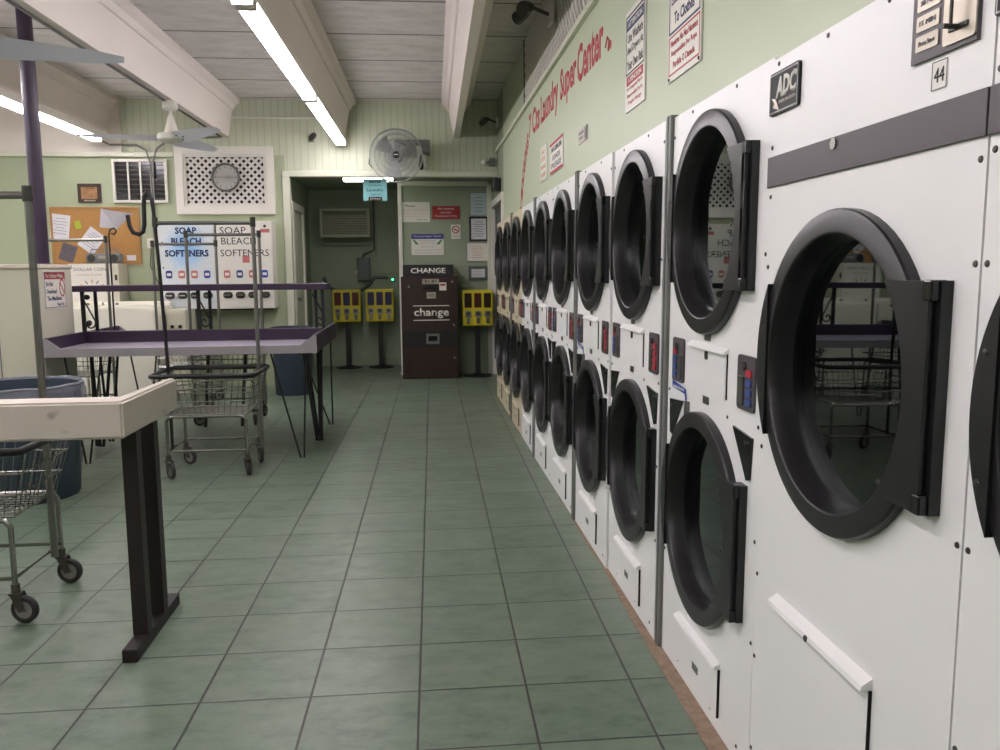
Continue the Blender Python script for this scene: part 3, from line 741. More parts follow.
MB().prism([(-.135, -.128), (-.135, .118), (.135, .118), (.135, -.128), (.085, -.128), (.075, -.085), (-.075, -.085), (-.085, -.128)], 1, 0, .008).build('sign_panel', M['teal'], e)
for s, dv, w, h in (('MVM', .085, .13, .03), ('the Family', .045, .14, .022), ('Laundry', -.010, .19, .045), ('Thank You', -.055, .12, .016)):
    text(s, '-y', (0, -.0005, dv), w, h, M['tealink'], e)
board('-y', (0, -.001, -.105), .15, .04, .004).build('dark_tab', M['inkblack'], e); text('24 Hours', '-y', (0, -.0055, -.105), .12, .02, M['signwhite'], e)
for s in (-1, 1): MB().tube([(s*.1, .004, .115), (s*.1, .02, .125), (s*.1, .05, .128)], .002, 5).build('hook', M['steel'], e)
e = empty('security_camera', (-1.165, YB, 2.78), 'small dark camera on the beadboard above the opening', 'camera')
board('-y', (.0, 0, 0), .06, .07, .03).build('base', M['greymetal'], e); MB().lathe([(0, .0), (.03, .0), (.034, .09), (.026, .12), (0, .12)], 16, Matrix.Translation((0, -.03, 0)) @ Matrix.Rotation(math.radians(75), 4, 'X') @ Matrix.Rotation(math.radians(25), 4, 'Y')).build('lens_barrel', M['screw'], e, 40)
tag(MB().tube([(-2.02, YB-.03, 3.005), (-.92, YB-.03, 3.005)], .013, 8).build('water_pipe', M['white'], None, 60), 'thin white pipe running along the beadboard under the ceiling', 'pipe')

# ------------------------------------------------------------------ ceiling fans
def ceiling_fan(x, y, angles, label, drop=0):
    e = empty('ceiling_fan', (x, y, 2.80), label, 'ceiling fan', 'white ceiling fans under the left beam')
    MB().lathe([(0, 0), (.055, 0), (.065, -.03), (.065, -.065), (.04, -.085), (0, -.085)], 24).build('canopy', M['fan'], e, 40)
    MB().tube([(0, 0, -.08), (0, 0, -.15-drop)], .013, 10).build('rod', M['fan'], e, 60)
    MB().lathe([(0, -.12), (.022, -.125), (.035, -.18), (.055, -.25), (.055, -.29), (0, -.29)], 24, Matrix.Translation((0, 0, -drop))).build('motor_neck', M['fan'], e, 40)
    MB().lathe([(0, -.285), (.115, -.285), (.125, -.30), (.125, -.335), (.10, -.355), (0, -.36)], 32, Matrix.Translation((0, 0, -drop))).build('motor', M['fan'], e, 40)
    for a in angles:
        b = MB(); ra = math.radians(a); P = []
        secs = [(.09, .055, .0), (.16, .078, .0), (.40, .062, .0), (.64, .044, .0), (.76, .022, .0)]
        for r, hw, dz in secs:
            for s in (-1, 1):
                px, py, pz = r, s*hw, -.325-drop+dz-s*hw*.48
                P.append((px*math.cos(ra)-py*math.sin(ra), px*math.sin(ra)+py*math.cos(ra), pz))
        b.poly(P, [(2*i, 2*i+1, 2*i+3, 2*i+2) for i in range(4)])
        bmesh.ops.solidify(b.bm, geom=b.bm.faces[:], thickness=.005)
        bl = b.build('blade', M['blade'], e, 40)
        for rr, ss in ((.13, .03), (.13, -.03), (.19, 0)):
            MB().lathe([(0, -.006), (.007, -.004), (.007, .004), (0, .004)], 8, Matrix.Translation((rr*math.cos(ra)-ss*math.sin(ra), rr*math.sin(ra)+ss*math.cos(ra), -.328-drop-ss*.48))).build('screw', M['screw'], bl)
ceiling_fan(-2.14, 7.9, (-46, 74, 194), 'white three blade ceiling fan with long stem, left of the lattice')
ceiling_fan(-2.19, 4.40, (22, 142, 262), 'white ceiling fan at the left edge, one blade across the purple post', .09)
tag(MB().tube([(-2.275, 2.0, 2.792), (-2.14, 9.85, 2.792)], .009, 6).build('electrical_conduit', M['screw'], None, 60), 'dark conduit running under the left ceiling beam', 'conduit')
c2 = MB()
tag(MB().tube([(-3.36, 9.62, 2.72), (-3.33, 9.84, 2.70), (-3.20, YB-.045, 2.705), (-3.05, YB-.045, 2.70), (-2.95, YB-.045, 2.64), (-2.915, YB-.045, 2.50), (-2.915, YB-.045, 1.70)], .011, 8).build('electrical_conduit', M['greymetal'], None, 60), 'grey conduit looping from the left light down past the window', 'conduit')
tag(MB().tube([(-2.16, YB-.045, 2.79), (-2.5, YB-.045, 2.78), (-2.72, YB-.045, 2.75), (-2.84, YB-.045, 2.66), (-2.885, YB-.045, 2.52), (-2.89, YB-.045, 2.35)], .011, 8).build('electrical_conduit', M['greymetal'], None, 60), 'grey conduit curving from the beam to the window top', 'conduit')

# ------------------------------------------------------------------ back wall fittings
wn = struct(MB().box(-3.30, -2.77, YB-.012, YB-.002, 2.10, 2.53).build('window_1', M['shutterdark']))
border('-y', (-3.04, YB-.002, 2.315), .585, .47, .028, .035).build('window_frame', M['white'], wn)
for x in (-3.165, -3.035, -2.905): MB().box(x-.009, x+.009, YB-.03, YB-.012, 2.10, 2.53).build('window_bar', M['white'], wn)
for k in range(8): MB().box(-3.30, -2.77, YB-.02, YB-.012, 2.12+k*.052, 2.128+k*.052).build('window_slat', M['screw'], wn)
def lattice_frame():
    e = empty('lattice_screen', (-2.12, YB-.002, 2.32), 'white framed lattice panel behind the round wall clock', 'lattice')
    W, H = 1.07, .74
    board('-y', (0, 0, 0), W-.1, H-.1, .006).build('backing', M['dark'], e)
    border('-y', (0, 0, 0), W, H, .085, .055).build('outer_frame', M['white'], e)
    border('-y', (0, 0, 0), W-.165, H-.165, .03, .04).build('inner_frame', M['white'], e)
    lattice(MB(), '-y', (0, -.010, 0), W-.17, H-.17, .083, .036, .005).build('lattice_slats', M['lattice'], e)
lattice_frame()
def clock():
    e = empty('wall_clock', (-2.107, YB-.058, 2.352), 'round grey rimmed wall clock hung on the white lattice', 'clock')
    mt = fmat('-y', (0, 0, 0))
    MB().lathe([(.150, 0), (.158, .01), (.156, .035), (.145, .04), (.135, .03), (.135, 0)], 40, mt, closed=True).build('rim', M['clockrim'], e, 40)
    MB().lathe([(0, .005), (.136, .005), (.136, .010), (0, .010)], 40, mt).build('face', M['clockface'], e)
    h = MB()
    for k in range(12):
        a = 2*PI*k/12; c_ = Vector((math.sin(a)*.112, math.cos(a)*.112, .0105))
        b = bmesh.new(); bmesh.ops.create_cube(b, size=1)
        for v in b.verts: v.co = Vector((v.co.x*.006, v.co.y*.02, v.co.z*.001))
        h.join(b, mt @ Matrix.Translation(c_) @ Matrix.Rotation(-a, 4, 'Z'))
    h.build('hour_marks', M['inkblack'], e)
    for nm, a, L, wd in (('minute_hand', -80, .12, .012), ('hour_hand', -98, .085, .014)):
        b = MB(); q = bmesh.new(); bmesh.ops.create_cube(q, size=1)
        for v in q.verts: v.co = Vector((v.co.x*wd, (v.co.y+.4)*L, v.co.z*.002+.014))
        b.join(q, mt @ Matrix.Rotation(-math.radians(a), 4, 'Z')).build(nm, M['signwhite'], e)
    MB().lathe([(0, .036), (.134, .036)], 40, mt).build('clock_glass', clear_mat('clock_glass', (1, 1, 1), 1.3), e)
clock()
e = empty('award_plaque', (-3.59, YB-.002, 2.185), 'small dark framed bronze plaque above the cork board', 'plaque')
board('-y', (0, 0, 0), .25, .205, .02, .003).build('plaque_board', M['awardframe'], e)
board('-y', (0, -.02, .0), .17, .13, .003).build('plaque_face', M['award'], e)
text('AWARD', '-y', (0, -.023, .052), .12, .012, M['inkblack'], e); board('-y', (0, -.020, -.082), .12, .014, .003).build('name_strip', M['silverpanel'], e)
tag(MB().prism([(-.0, 0)]*0 or [(0, 0), (.02, 0), (.02, .02), (0, .02)], 0, 0, .001).build('wall_nail', M['screw'], None, None, (-4.02, YB-.003, 2.78)), 'tiny dark nail high in the white wall panel, left', 'nail')
cb = empty('cork_board', (-3.55, YB-.002, 1.72), 'wide cork notice board with oak edge behind the purple post', 'notice board')
board('-y', (0, 0, 0), .92, .60, .012).build('cork_panel', M['cork'], cb)
border('-y', (0, 0, 0), .95, .63, .022, .022).build('frame', M['corkrim'], cb)
def sheet(x, z, w, h, rot, m, label, txt=True, y=YB-.016):
    e = empty('notice_sheet', (x, y, z), label, 'paper')
    board('-y', (0, 0, 0), w, h, .0012, rot=rot).build('sheet', m, e)
    if txt:
        for k in range(6):
            v = h*.33-k*h*.12; c_ = Matrix.Rotation(rot, 3, 'Z') @ Vector((0, v, 0))
            b = MB(); q = bmesh.new(); bmesh.ops.create_cube(q, size=1)
            for vv in q.verts: vv.co = Vector((vv.co.x*w*(.7 if k % 3 else .5), vv.co.y*h*.018, vv.co.z*.0004))
            b.join(q, fmat('-y', (c_.x, -.0014, c_.y), rot)).build('print_line', M['greyink'], e)
sheet(-3.925, 1.82, .20, .27, math.radians(-8), M['paper'], 'white printed sheet pinned at the left of the cork board')
sheet(-3.60, 1.665, .20, .25, math.radians(-38), M['paper'], 'white printed sheet pinned aslant in the middle of the cork board')
sheet(-3.735, 1.84, .065, .085, math.radians(12), M['notegreen'], 'small yellow green note pinned between the white sheets', False)
sheet(-3.86, 1.535, .16, .19, math.radians(-20), M['paperd'], 'dark photo print pinned low beside the purple post', False)
sheet(-3.185, 1.475, .10, .06, 0, M['paper'], 'small white card at the lower right of the cork board', False)
e = empty('wall_outlet_box', (-2.965, YB-.002, 1.635), 'small white switch box on the wall left of the soap dispensers', 'switch box')
board('-y', (0, 0, 0), .07, .11, .05, .006).build('case', M['white'], e)
MB().tube([(0, -.02, -.05), (-.02, -.02, -.25), (.06, -.02, -.45), (.08, -.02, -.62), (0.02, -.02, -.7)], .005, 6).build('cable', M['screw'], e)

def soap(x, label, splash, logos):
    e = empty('soap_dispenser', (x, YB-.001, .90), label, 'vending machine', 'white soap vending machines on the back wall')
    W, H, D = .60, .96, .27
    bd = M['splash'] if splash else M['signwhite']
    MB().box(-W/2, W/2, -D, 0, 0, H, .008).build('cabinet', M['signwhite'] if not splash else M['signwhite'], e)
    fp = board('-y', (0, 0, 0), W-.03, .93, .006).build('front_panel', bd, e, None, (0, -D, .49))
    hh = (.74, .62, .50) if splash else (.75, .62, .49)
    fonts = (.245, .34, .50) if splash else (.30, .40, .56)
    for t_, z, w in zip(('SOAP', 'BLEACH', 'SOFTENERS'), (.86, .745, .615), fonts):
        xo = 0 if splash else (-.12 if t_ == 'SOAP' else (-.06 if t_ == 'BLEACH' else 0))
        text(t_, '-y', (xo, -D-.007, z), w*.93, .075, M['navy'] if splash else M['inkblack'], e, bold=.035 if splash else .0)
    for i, m in enumerate(logos):
        xx = -.20+i*.135
        lg = board('-y', (xx, -D-.006, .385), .07, .085, .002, r=.02).build('product_logo', m, e)
        board('-y', (xx, -D-.008, .385), .045, .03, .001).build('logo_mark', M['signwhite'], lg)
        cs = board('-y', (xx, -D-.006, .155), .10, .07, .015, r=.03).build('coin_slide', M['screw'], e)
        MB().box(xx-.035, xx+.035, -D-.05, -D-.02, .145, .160, .003).build('slide_bar', M['chrome'], cs)
    MB().box(-W/2+.01, W/2-.01, -D-.012, -D+.01, -.012, .004).build('lower_lip', M['dark'], e)
    if splash:
        text('DETERGENT', '-y', (0, -D-.007, .70), .28, .02, M['greyink'], e)
        for z in (.73, .46): disc(MB(), '-y', (-.255, -D-.006, z), .009, .004, 10).build('lock', M['screw'], e)
    else:
        q = board('-y', (.225, -D-.006, .855), .10, .04, .001).build('red_label', M['pinkink'], e)
        disc(MB(), '-y', (.225, -D-.006, .905), .016, .002).build('label_dot', M['inkblack'], e)
        q = board('-y', (.01, -D-.006, .545), .075, .075, .001).build('red_label', M['pinkink'], e)
    return e
soap(-2.515, 'white soap vending machine with blue splash panel and navy words', True, (M['navyface'], M['pinkink'], M['pinkink'], M['stickerblue']))
soap(-1.895, 'cream white soap vending machine with thin black words, right one', False, (M['pinkink'], M['navyface'], M['pinkink'], M['stickerblue']))
# dollar coin box and radio
e = empty('token_box', (-3.50, YB-.003, .99), 'white wall cabinet with printed chart under the radio', 'cabinet')
MB().box(-.26, .26, -.30, 0, 0, .42, .006).build('cabinet', M['offwhite'], e)
fp = board('-y', (-.03, -.30, .21), .46, .41, .006).build('front_panel', M['signwhite'], e)
text('DOLLAR COINS', '-y', (-.02, -.307, .36), .36, .035, M['greyink'], e, bold=0); text('push button for change', '-y', (-.04, -.307, .30), .26, .018, M['greyink'], e, bold=0)
for i in range(5):
    a = math.radians(-60+i*30)
    MB().tube([(-.02+.09*math.sin(a), -.3075, .14+.07*math.cos(a)), (-.02+.14*math.sin(a), -.3075, .14+.11*math.cos(a))], .006, 5).build('chart_mark', M['greyink'] if i % 2 else M['orangeink'], e)
disc(MB(), '-y', (.15, -.306, .06), .010, .006).build('lock', M['steel'], e)
board('-y', (.235, -.30, .27), .02, .06, .012).build('latch', M['inkblack'], e)
e = empty('portable_radio', (-3.42, YB-.17, 1.415), 'silver grey portable radio standing on the white wall cabinet', 'radio')
b = MB().box(-.19, .19, -.05, .05, 0, .11, .03, 3); b.build('case', M['radio'], e, 40)
for s in (-1, 1): disc(MB(), '-y', (s*.12, -.05, .055), .042, .006).build('speaker_grill', M['screw'], e)
board('-y', (0, -.05, .065), .09, .03, .004).build('dial', M['silverpanel'], e); MB().tube([(-.15, 0, .10), (-.13, 0, .15), (.13, 0, .15), (.15, 0, .10)], .007, 6).build('handle', M['radio'], e)

# ------------------------------------------------------------------ nook things
e = empty('change_machine', (.130, 10.235, 0), 'dark woodgrain change machine with white lettering in the nook', 'change machine')
MB().box(-.340, .340, 0, .42, 0, 1.235, .006).build('cabinet', M['wood'], e)
hd = MB().box(-.315, .295, .06, .40, 1.236, 1.375, .004).build('header', M['inkblack'], e)
text('CHANGE', '-y', (-.01, .059, 1.305), .42, .065, M['signwhite'], hd, bold=.03)
text('change', '-y', (.02, -.0005, .795), .42, .125, M['signwhite'], e, bold=.018)
for z in (.885, .712): MB().box(-.20, .235, -.003, 0, z-.005, z+.005).build('lettering_rule', M['signwhite'], e)
board('-y', (.015, 0, 1.175), .20, .06, .012).build('bill_slot_plate', M['silverpanel'], e); text('$1 $5', '-y', (.015, -.0125, 1.178), .14, .035, M['inkblack'], e)
MB().box(-.08, .11, -.03, 0, 1.10, 1.142, .006).build('bill_tray', M['black'], e)
q = board('-y', (.16, 0, 1.115), .085, .095, .002).build('price_sticker', M['signwhite'], e); board('-y', (.16, -.002, 1.135), .06, .025, .001).build('sticker_print', M['red'], q)
board('-y', (.02, 0, 1.01), .11, .075, .006).build('bill_label', M['silverpanel'], e); text('$20', '-y', (.02, -.0065, 1.01), .07, .035, M['greyink'], e)
board('-y', (-.22, 0, 1.115), .08, .05, .006).build('coin_reject', M['black'], e); disc(MB(), '-y', (-.245, -.006, 1.115), .014, .006).build('reject_button', M['chrome'], e)
cu_ = board('-y', (.03, 0, .485), .16, .125, .014, .004).build('coin_cup', M['steel'], e); board('-y', (.03, -.014, .49), .105, .06, .002).build('cup_opening', M['dark'], cu_)
MB().box(-.338, .338, -.004, 0, .38, .59).build('lower_band', M['black'], e)
for (x, z) in ((.275, 1.17), (.285, .65), (.29, .25)): disc(MB(), '-y', (x, 0, z), .014, .008).build('lock', M['steel'], e)

def candy(x, y, label, mats, pole=True):
    e = empty('candy_dispenser', (x, y, 0), label, 'candy machine', 'yellow three slot candy dispensers on black posts')
    z0, z1 = .63, 1.065; W = .185
    MB().lathe([(0, 0), (.17, 0), (.17, .012), (.06, .03), (.03, .045), (0, .045)], 28).build('foot', M['iron'], e, 30)
    MB().box(-.032, .032, -.032, .032, .03, z0).build('pole', M['iron'], e)
    MB().box(-W, W, -.10, .10, z0, z1, .012).build('case', M['yellow'], e)
    for i in range(3):
        x0 = -.118+i*.118
        wn_ = board('-y', (x0, -.10, z1-.125), .088, .175, .004, r=.008).build('candy_window', mats[i], e)
        board('-y', (x0, -.104, z1-.125), .086, .173, .002).build('window_pane', clear_mat('candy_pane', (.9, .9, .9)), wn_)
        mech = board('-y', (x0, -.10, z0+.145), .078, .075, .02, r=.02).build('coin_mechanism', M['steel'], e)
        disc(MB(), '-y', (x0, -.12, z0+.15), .02, .016).build('turn_knob', M['screw'], mech)
        ch = board('-y', (x0, -.10, z0+.065), .042, .065, .02, r=.008).build('candy_chute', M['chrome'], e)
    return e
candy(-.965, 11.62, 'yellow candy dispenser with red candies, leftmost in the nook', (M['candy_r'], M['candy_b'], M['candy_r']))
candy(-.525, 11.62, 'yellow candy dispenser with purple candies, beside the white post', (M['candy_b'],)*3)
candy(.715, 10.42, 'yellow candy dispenser with brown candies, right of the change machine', (M['candy_d'], M['candy_r'], M['candy_d']))

e = empty('air_conditioner', (-.965, 11.90, 1.76), 'old beige air conditioner set high in the nook back wall', 'air conditioner')
MB().box(-.33, .33, -.28, 0, 0, .38, .01).build('case', M['acface'], e)
border('-y', (0, -.28, .19), .66, .38, .03, .02).build('face_frame', M['acface'], e)
for k in range(12): MB().box(-.30, .30, -.288, -.278, .045+k*.022, .055+k*.022).build('grill_slat', M['acgrill'], e)
board('-y', (0, -.278, .33), .58, .06, .004).build('control_strip', M['acgrill'], e)
tag(MB().box(-1.30, -.62, 11.84, 11.90, 1.66, 1.70, .006).build('air_conditioner_shelf', M['nook']), 'thin green ledge under the old air conditioner', 'shelf')
e = empty('electric_meter_box', (-.745, 11.90, 1.18), 'dark grey electric box on the nook wall above the candy', 'electrical box')
MB().box(-.085, .085, -.10, 0, 0, .31, .008).build('case', M['greybox'], e); MB().box(-.115, -.085, -.06, -.02, .08, .14, .004).build('side_switch', M['white'], e)
MB().tube([(0, -.05, .31), (0, -.05, .36), (.15, -.05, .42), (.15, -.05, 1.20)], .012, 8).build('conduit', M['greybox'], e)
cp = [(-1.30, 11.86, 1.23), (-1.24, 11.86, 1.10), (-1.12, 11.86, 1.04), (-.96, 11.85, 1.03), (-.80, 11.85, 1.05), (-.68, 11.85, 1.12), (-.61, 11.86, 1.22), (-.50, 11.86, 1.225), (-.41, 11.86, 1.22)]
cp = [(x, y+.025, z) for x, y, z in cp]
tag(MB().tube(cp, .022, 8).build('cable_loom', M['greybox'], None, 60), 'thick dark cable sagging between the nook boxes', 'cable')
e = empty('status_light', (-.355, 11.895, 1.19), 'tiny glowing green light on the nook wall', 'light')
board('-y', (0, 0, 0), .05, .06, .03).build('case', M['greybox'], e); disc(MB(), '-y', (0, -.03, 0), .014, .008).build('lamp', M['led'], e)
tag(MB().box(-.56, -.22, 11.88, 11.90, 1.27, 2.34, .004).build('service_panel', M['nook']), 'tall flat green service panel right of the air conditioner', 'panel')

# signs on the nook's right wall
YN = 10.698
def nsign(name, x0, x1, z0, z1, label, body, frame=None, fw=.014):
    c = ((x0+x1)/2, YN, (z0+z1)/2); e = empty(name, c, label, 'sign' if not frame else 'framed notice')
    board('-y', (0, 0, 0), x1-x0, z1-z0, .005).build('sign_panel', body, e)
    if frame: border('-y', (0, 0, 0), x1-x0+.01, z1-z0+.01, fw, .014).build('frame', frame, e)
    return e
e = nsign('please_sign', -.195, .158, 1.905, 2.150, 'cream sign with small red lines of text in the nook', M['signwhite'])
text('Please', '-y', (-.07, -.0055, .075), .13, .028, M['inkblack'], e, bold=0, shear=.3)
for k, s in enumerate(('do not leave clothes unattended', 'in washers or dryers remove them', 'promptly when the cycle has ended', 'and keep this place clean')):
    text(s, '-y', (-.02 if k == 3 else 0, -.0055, .030-k*.028), .31 if k < 3 else .22, .013, M['pinkink'], e, bold=0)
text('Thank You', '-y', (.08, -.0055, -.092), .13, .018, M['inkblack'], e, bold=0)
e = nsign('soliciting_sign', .187, .531, 1.94, 2.10, 'red sign with three lines of white text', M['redsign'])
for s, z, w in (('No Loitering', .045, .20), ('Laundry', 0, .13), ('Customers Only', -.045, .28)): text(s, '-y', (0, -.0055, z), w, .032, M['signwhite'], e)
e = nsign('hours_sign', -.078, .325, 1.50, 1.76, 'white sign with blue header and green arrows', M['signwhite'])
board('-y', (0, -.005, .098), .40, .062, .001).build('header_bar', M['navyface'], e)
text('Vincents Super Center', '-y', (0, -.0065, .098), .36, .03, M['signwhite'], e)
for s, z, w in (('is managed by the', .045, .20), ('owner family', .015, .18), ('open every day', -.03, .16), ('questions or comments please', -.07, .32), ('call the number posted here', -.105, .32)): text(s, '-y', (0, -.0055, z), w, .015, M['greyink'], e, bold=0)
for s in (-1, 1):
    b = MB(); q = bmesh.new(); vs = [q.verts.new(p) for p in ((-.035, .03, 0), (-.015, .03, 0), (.035, -.02, 0), (.035, -.03, 0), (.0, -.03, 0))]; q.faces.new(vs)
    b.join(q, fmat('-y', (s*-.15, -.0062, .03)) @ Matrix.Scale(s, 4, (1, 0, 0))).build('green_arrow', M['greenink'], e)
e = nsign('no_smoking_sign', .418, .535, 1.695, 1.873, 'small white no smoking sign with red ring', M['signwhite'])
MB().lathe([(.036, 0), (.048, 0), (.048, .001), (.036, .001)], 28, fmat('-y', (0, -.005, .025)), closed=True).build('red_ring', M['red'], e)
board('-y', (0, -.005, .025), .085, .009, .001, rot=math.radians(-45)).build('red_bar', M['red'], e); board('-y', (0, -.005, .022), .05, .010, .0006).build('cigarette', M['inkblack'], e)
text('NO SMOKING', '-y', (0, -.0055, -.055), .09, .014, M['greyink'], e, bold=0)
def framed(x0, x1, z0, z1, label, body, frame, ink, fw=.014, nl=5):
    e = nsign('framed_notice', x0, x1, z0, z1, label, body, frame, fw); W = x1-x0; H = z1-z0
    for k in range(nl):
        board('-y', (0, -.005, H*(.30-.6*k/(nl-1))), W*(.6 if k % 2 else .45), H*.025, .0008).build('print_line', ink, e)
bluep = mat('pale_blue_paper', 'aebfc2', .6)
framed(.66, .869, 1.98, 2.258, 'pale blue paper notice, topmost of the four by the side door', bluep, M['greymetal'], M['greyink'], .006)
framed(.65, .875, 1.672, 1.962, 'black framed certificate, second from top by the side door', M['paper'], M['inkblack'], M['greyink'], .022, 7)
framed(.612, .875, 1.42, 1.643, 'thin framed cream certificate with orange print', M['signwhite'], M['silverpanel'], M['orangeink'], .008, 6)
framed(.635, .865, 1.185, 1.352, 'grey green framed card, lowest of the four notices', M['paper'], M['greybox'], M['greyink'], .034, 4)

# ------------------------------------------------------------------ purple post and washer bulkhead
pp = empty('support_post', (-2.565, 6.12, 0), 'slim purple painted steel post rising to the ceiling', 'post')
MB().tube([(0, 0, 1.362), (0, 0, CEIL)], .048, 20).build('shaft', M['purple'], pp, 60)
MB().box(-.08, .08, -.08, .08, CEIL-.012, CEIL).build('top_plate', M['purple'], pp)
MB().lathe([(.048, 1.372), (.066, 1.366), (.07, 1.3635), (.048, 1.3635)], 20, closed=True).build('collar', M['purple'], pp)
bk = empty('washer_bulkhead', (-2.50, 5.90, 0), 'tall cream metal washer bulkhead with a warning sign on its end', 'bulkhead')
MB().box(-3.9, 0, 0, .53, 0, 1.337, .006).build('cabinet', M['offwhite'], bk)
MB().box(-3.9, .012, -.014, .535, 1.335, 1.362, .005).build('top_cap', M['cream'], bk)
for x in (-.28, -.62, -1.3, -2.0, -2.7): MB().box(x-.003, x+.003, -.003, 0, 0, 1.335).build('panel_seam', M['greyink'], bk)
MB().box(-.03, -.005, -.004, .0, 0, 1.333).build('corner_trim', M['cream'], bk)
sg = empty('overload_sign', (-2.4995, 6.13, 1.189), 'white washer sign with red header and no symbol on the bulkhead end', 'sign')
board('+x', (0, 0, 0), .345, .255, .005, r=.01).build('sign_panel', M['signwhite'], sg); border('+x', (.005, 0, 0), .335, .245, .005, .001).build('frame_line', M['greyink'], sg)
board('+x', (.005, 0, .095), .325, .046, .001).build('header_bar', M['redsign'], sg); text('For A Better Wash...', '+x', (.0065, 0, .095), .29, .028, M['signwhite'], sg)
for s, du, z, w in (('Do Not', -.09, .04, .11), ('Overload', -.065, -.010, .16), ('The Machines', -.025, -.058, .23), ('Thank You', .07, -.10, .12)):
    text(s, '+x', (.0055, du, z), w, .030 if s[0] != 'T' or s[1] != 'h' or s[4] == 'M' else .02, M['navy'], sg)
MB().lathe([(.038, 0), (.046, 0), (.046, .001), (.038, .001)], 28, fmat('+x', (.0055, .11, .012)) @ Matrix.Scale(1.35, 4, (0, 1, 0)), closed=True).build('red_ring', M['red'], sg)
board('+x', (.0055, .11, .012), .10, .009, .001, rot=math.radians(-50)).build('red_bar', M['red'], sg)

# ------------------------------------------------------------------ washers under the cork board
def washer(x, label):
    e = empty('top_load_washer', (x, 9.27, 0), label, 'washer', 'white washers against the back wall')
    MB().box(-.34, .34, -.33, .33, .02, .955, .012).build('cabinet', M['washerwhite'], e)
    MB().box(-.30, .30, -.30, .20, .956, .966, .004).build('lid', M['washerwhite'], e)
    MB().box(-.34, .34, .21, .33, .956, 1.00, .01).build('control_panel', M['washerwhite'], e)
    for s in (-1, 1):
        MB().lathe([(0, 0), (.015, 0), (.015, .02), (0, .02)], 14, fmat('-y', (s*.2, .21, .978))).build('knob', M['steel'], e)
        for t_ in (-1, 1): MB().lathe([(0, 0), (.02, 0), (.02, .02), (0, .02)], 10, Matrix.Translation((s*.28, t_*.27, 0))).build('foot', M['rubber'], e)
for i, x in enumerate((-5.13, -4.43, -3.73, -3.03)):
    washer(x, ['white washer on the far left, hidden behind the bulkhead', 'white washer second from left behind the bulkhead', 'white washer below the white wall cabinet', 'white washer at the right end under the cork board'][i])
e = empty('coin_box_unit', (-2.55, 9.40, 0), 'low white cabinet with two black knobs left of the soap dispensers', 'cabinet')
MB().box(-.10, .10, -.2, .2, 0, .92, .008).build('cabinet', M['offwhite'], e)
for s in (-.04, .04): disc(MB(), '-y', (s, -.2, .74), .018, .02).build('knob', M['inkblack'], e)

# ------------------------------------------------------------------ tables
def tray_table(name, loc, W, D, z0, z1, label, lipz, flip, side, tray, lip, backm):
    """top with three high rims and a low front lip whose ends slope up; local origin: front-left foot line"""
    e = empty(name, loc, label, 'table')
    f = -1 if flip else 1
    def B(x0, x1, y0, y1, a, b, bev=.004): 
        if flip: y0, y1 = D-y1, D-y0
        return MB().box(x0, x1, y0, y1, a, b, bev)
    B(.02, W-.02, .02, D-.02, z0+.005, lipz-.012).build('tray', tray, e)
    B(0, .022, .0, D, z0, z1).build('side_rim', side, e); B(W-.022, W, .0, D, z0, z1).build('side_rim', side, e)
    B(.022, W-.022, D-.022, D, z0, z1).build('back_rim', backm, e)
    pts = [(0, z0), (W, z0), (W, z1-.004), (W-.02, z1-.004), (W-.11, lipz), (.11, lipz), (.02, z1-.004), (0, z1-.004)]
    y0, y1 = (-.018, .0) if not flip else (D, D+.018)
    MB().prism(pts, 1, y0, y1).build('front_lip', lip, e)
    return e
def hairpin(e, xa, xb, xf, y, yf, z, r=.007, name='leg'):
    MB().tube([(xa, y, z), (xf-.012, yf, .012), (xf+.012, yf, .012), (xb, y, z)], r, 7).build(name, M['iron'], e, 60)
TX0 = -2.485; TW = 1.785
t1 = tray_table('folding_table', (TX0, 5.86, 0), TW, .69, .745, .872, 'lavender topped folding table with purple rims, front of the pair', .80, False, M['purple'], M['purplel'], M['lipgrey'], M['purple'])
for xa, xb, xf, y, yf in ((1.46, 1.70, 1.655, .06, .03), (.10, .34, .22, .06, .03)): hairpin(t1, xa, xb, xf, y, yf, .745)
for xa, xb, xf in ((1.60, 1.74, 1.70), (.06, .2, .1)): hairpin(t1, xa, xb, xf, .64, .62, .745, .012)
for xx in (1.715, .055): MB().tube([(xx, .655, .745), (xx, .655, .01)], .016, 8).build('leg', M['iron'], t1, 60)
t2 = tray_table('folding_table', (TX0, 6.56, 0), TW, .68, .745, .872, 'purple rimmed folding table behind the front one, back to back', .80, True, M['purple'], M['purplel'], M['lipgrey'], M['purple'])
for xa, xb, xf, y, yf in ((1.46, 1.74, 1.725, .62, .62), (.10, .34, .22, .62, .62)): hairpin(t2, xa, xb, xf, y, yf, .745)
for xa, xb, xf in ((1.60, 1.72, 1.69), (.06, .2, .1)): hairpin(t2, xa, xb, xf, .10, .12, .745, .010)
for xx in (.75, 1.05): MB().tube([(xx, .62, .745), (xx-.06, .60, .02)], .014, 8).build('leg', M['iron'], t2, 60)
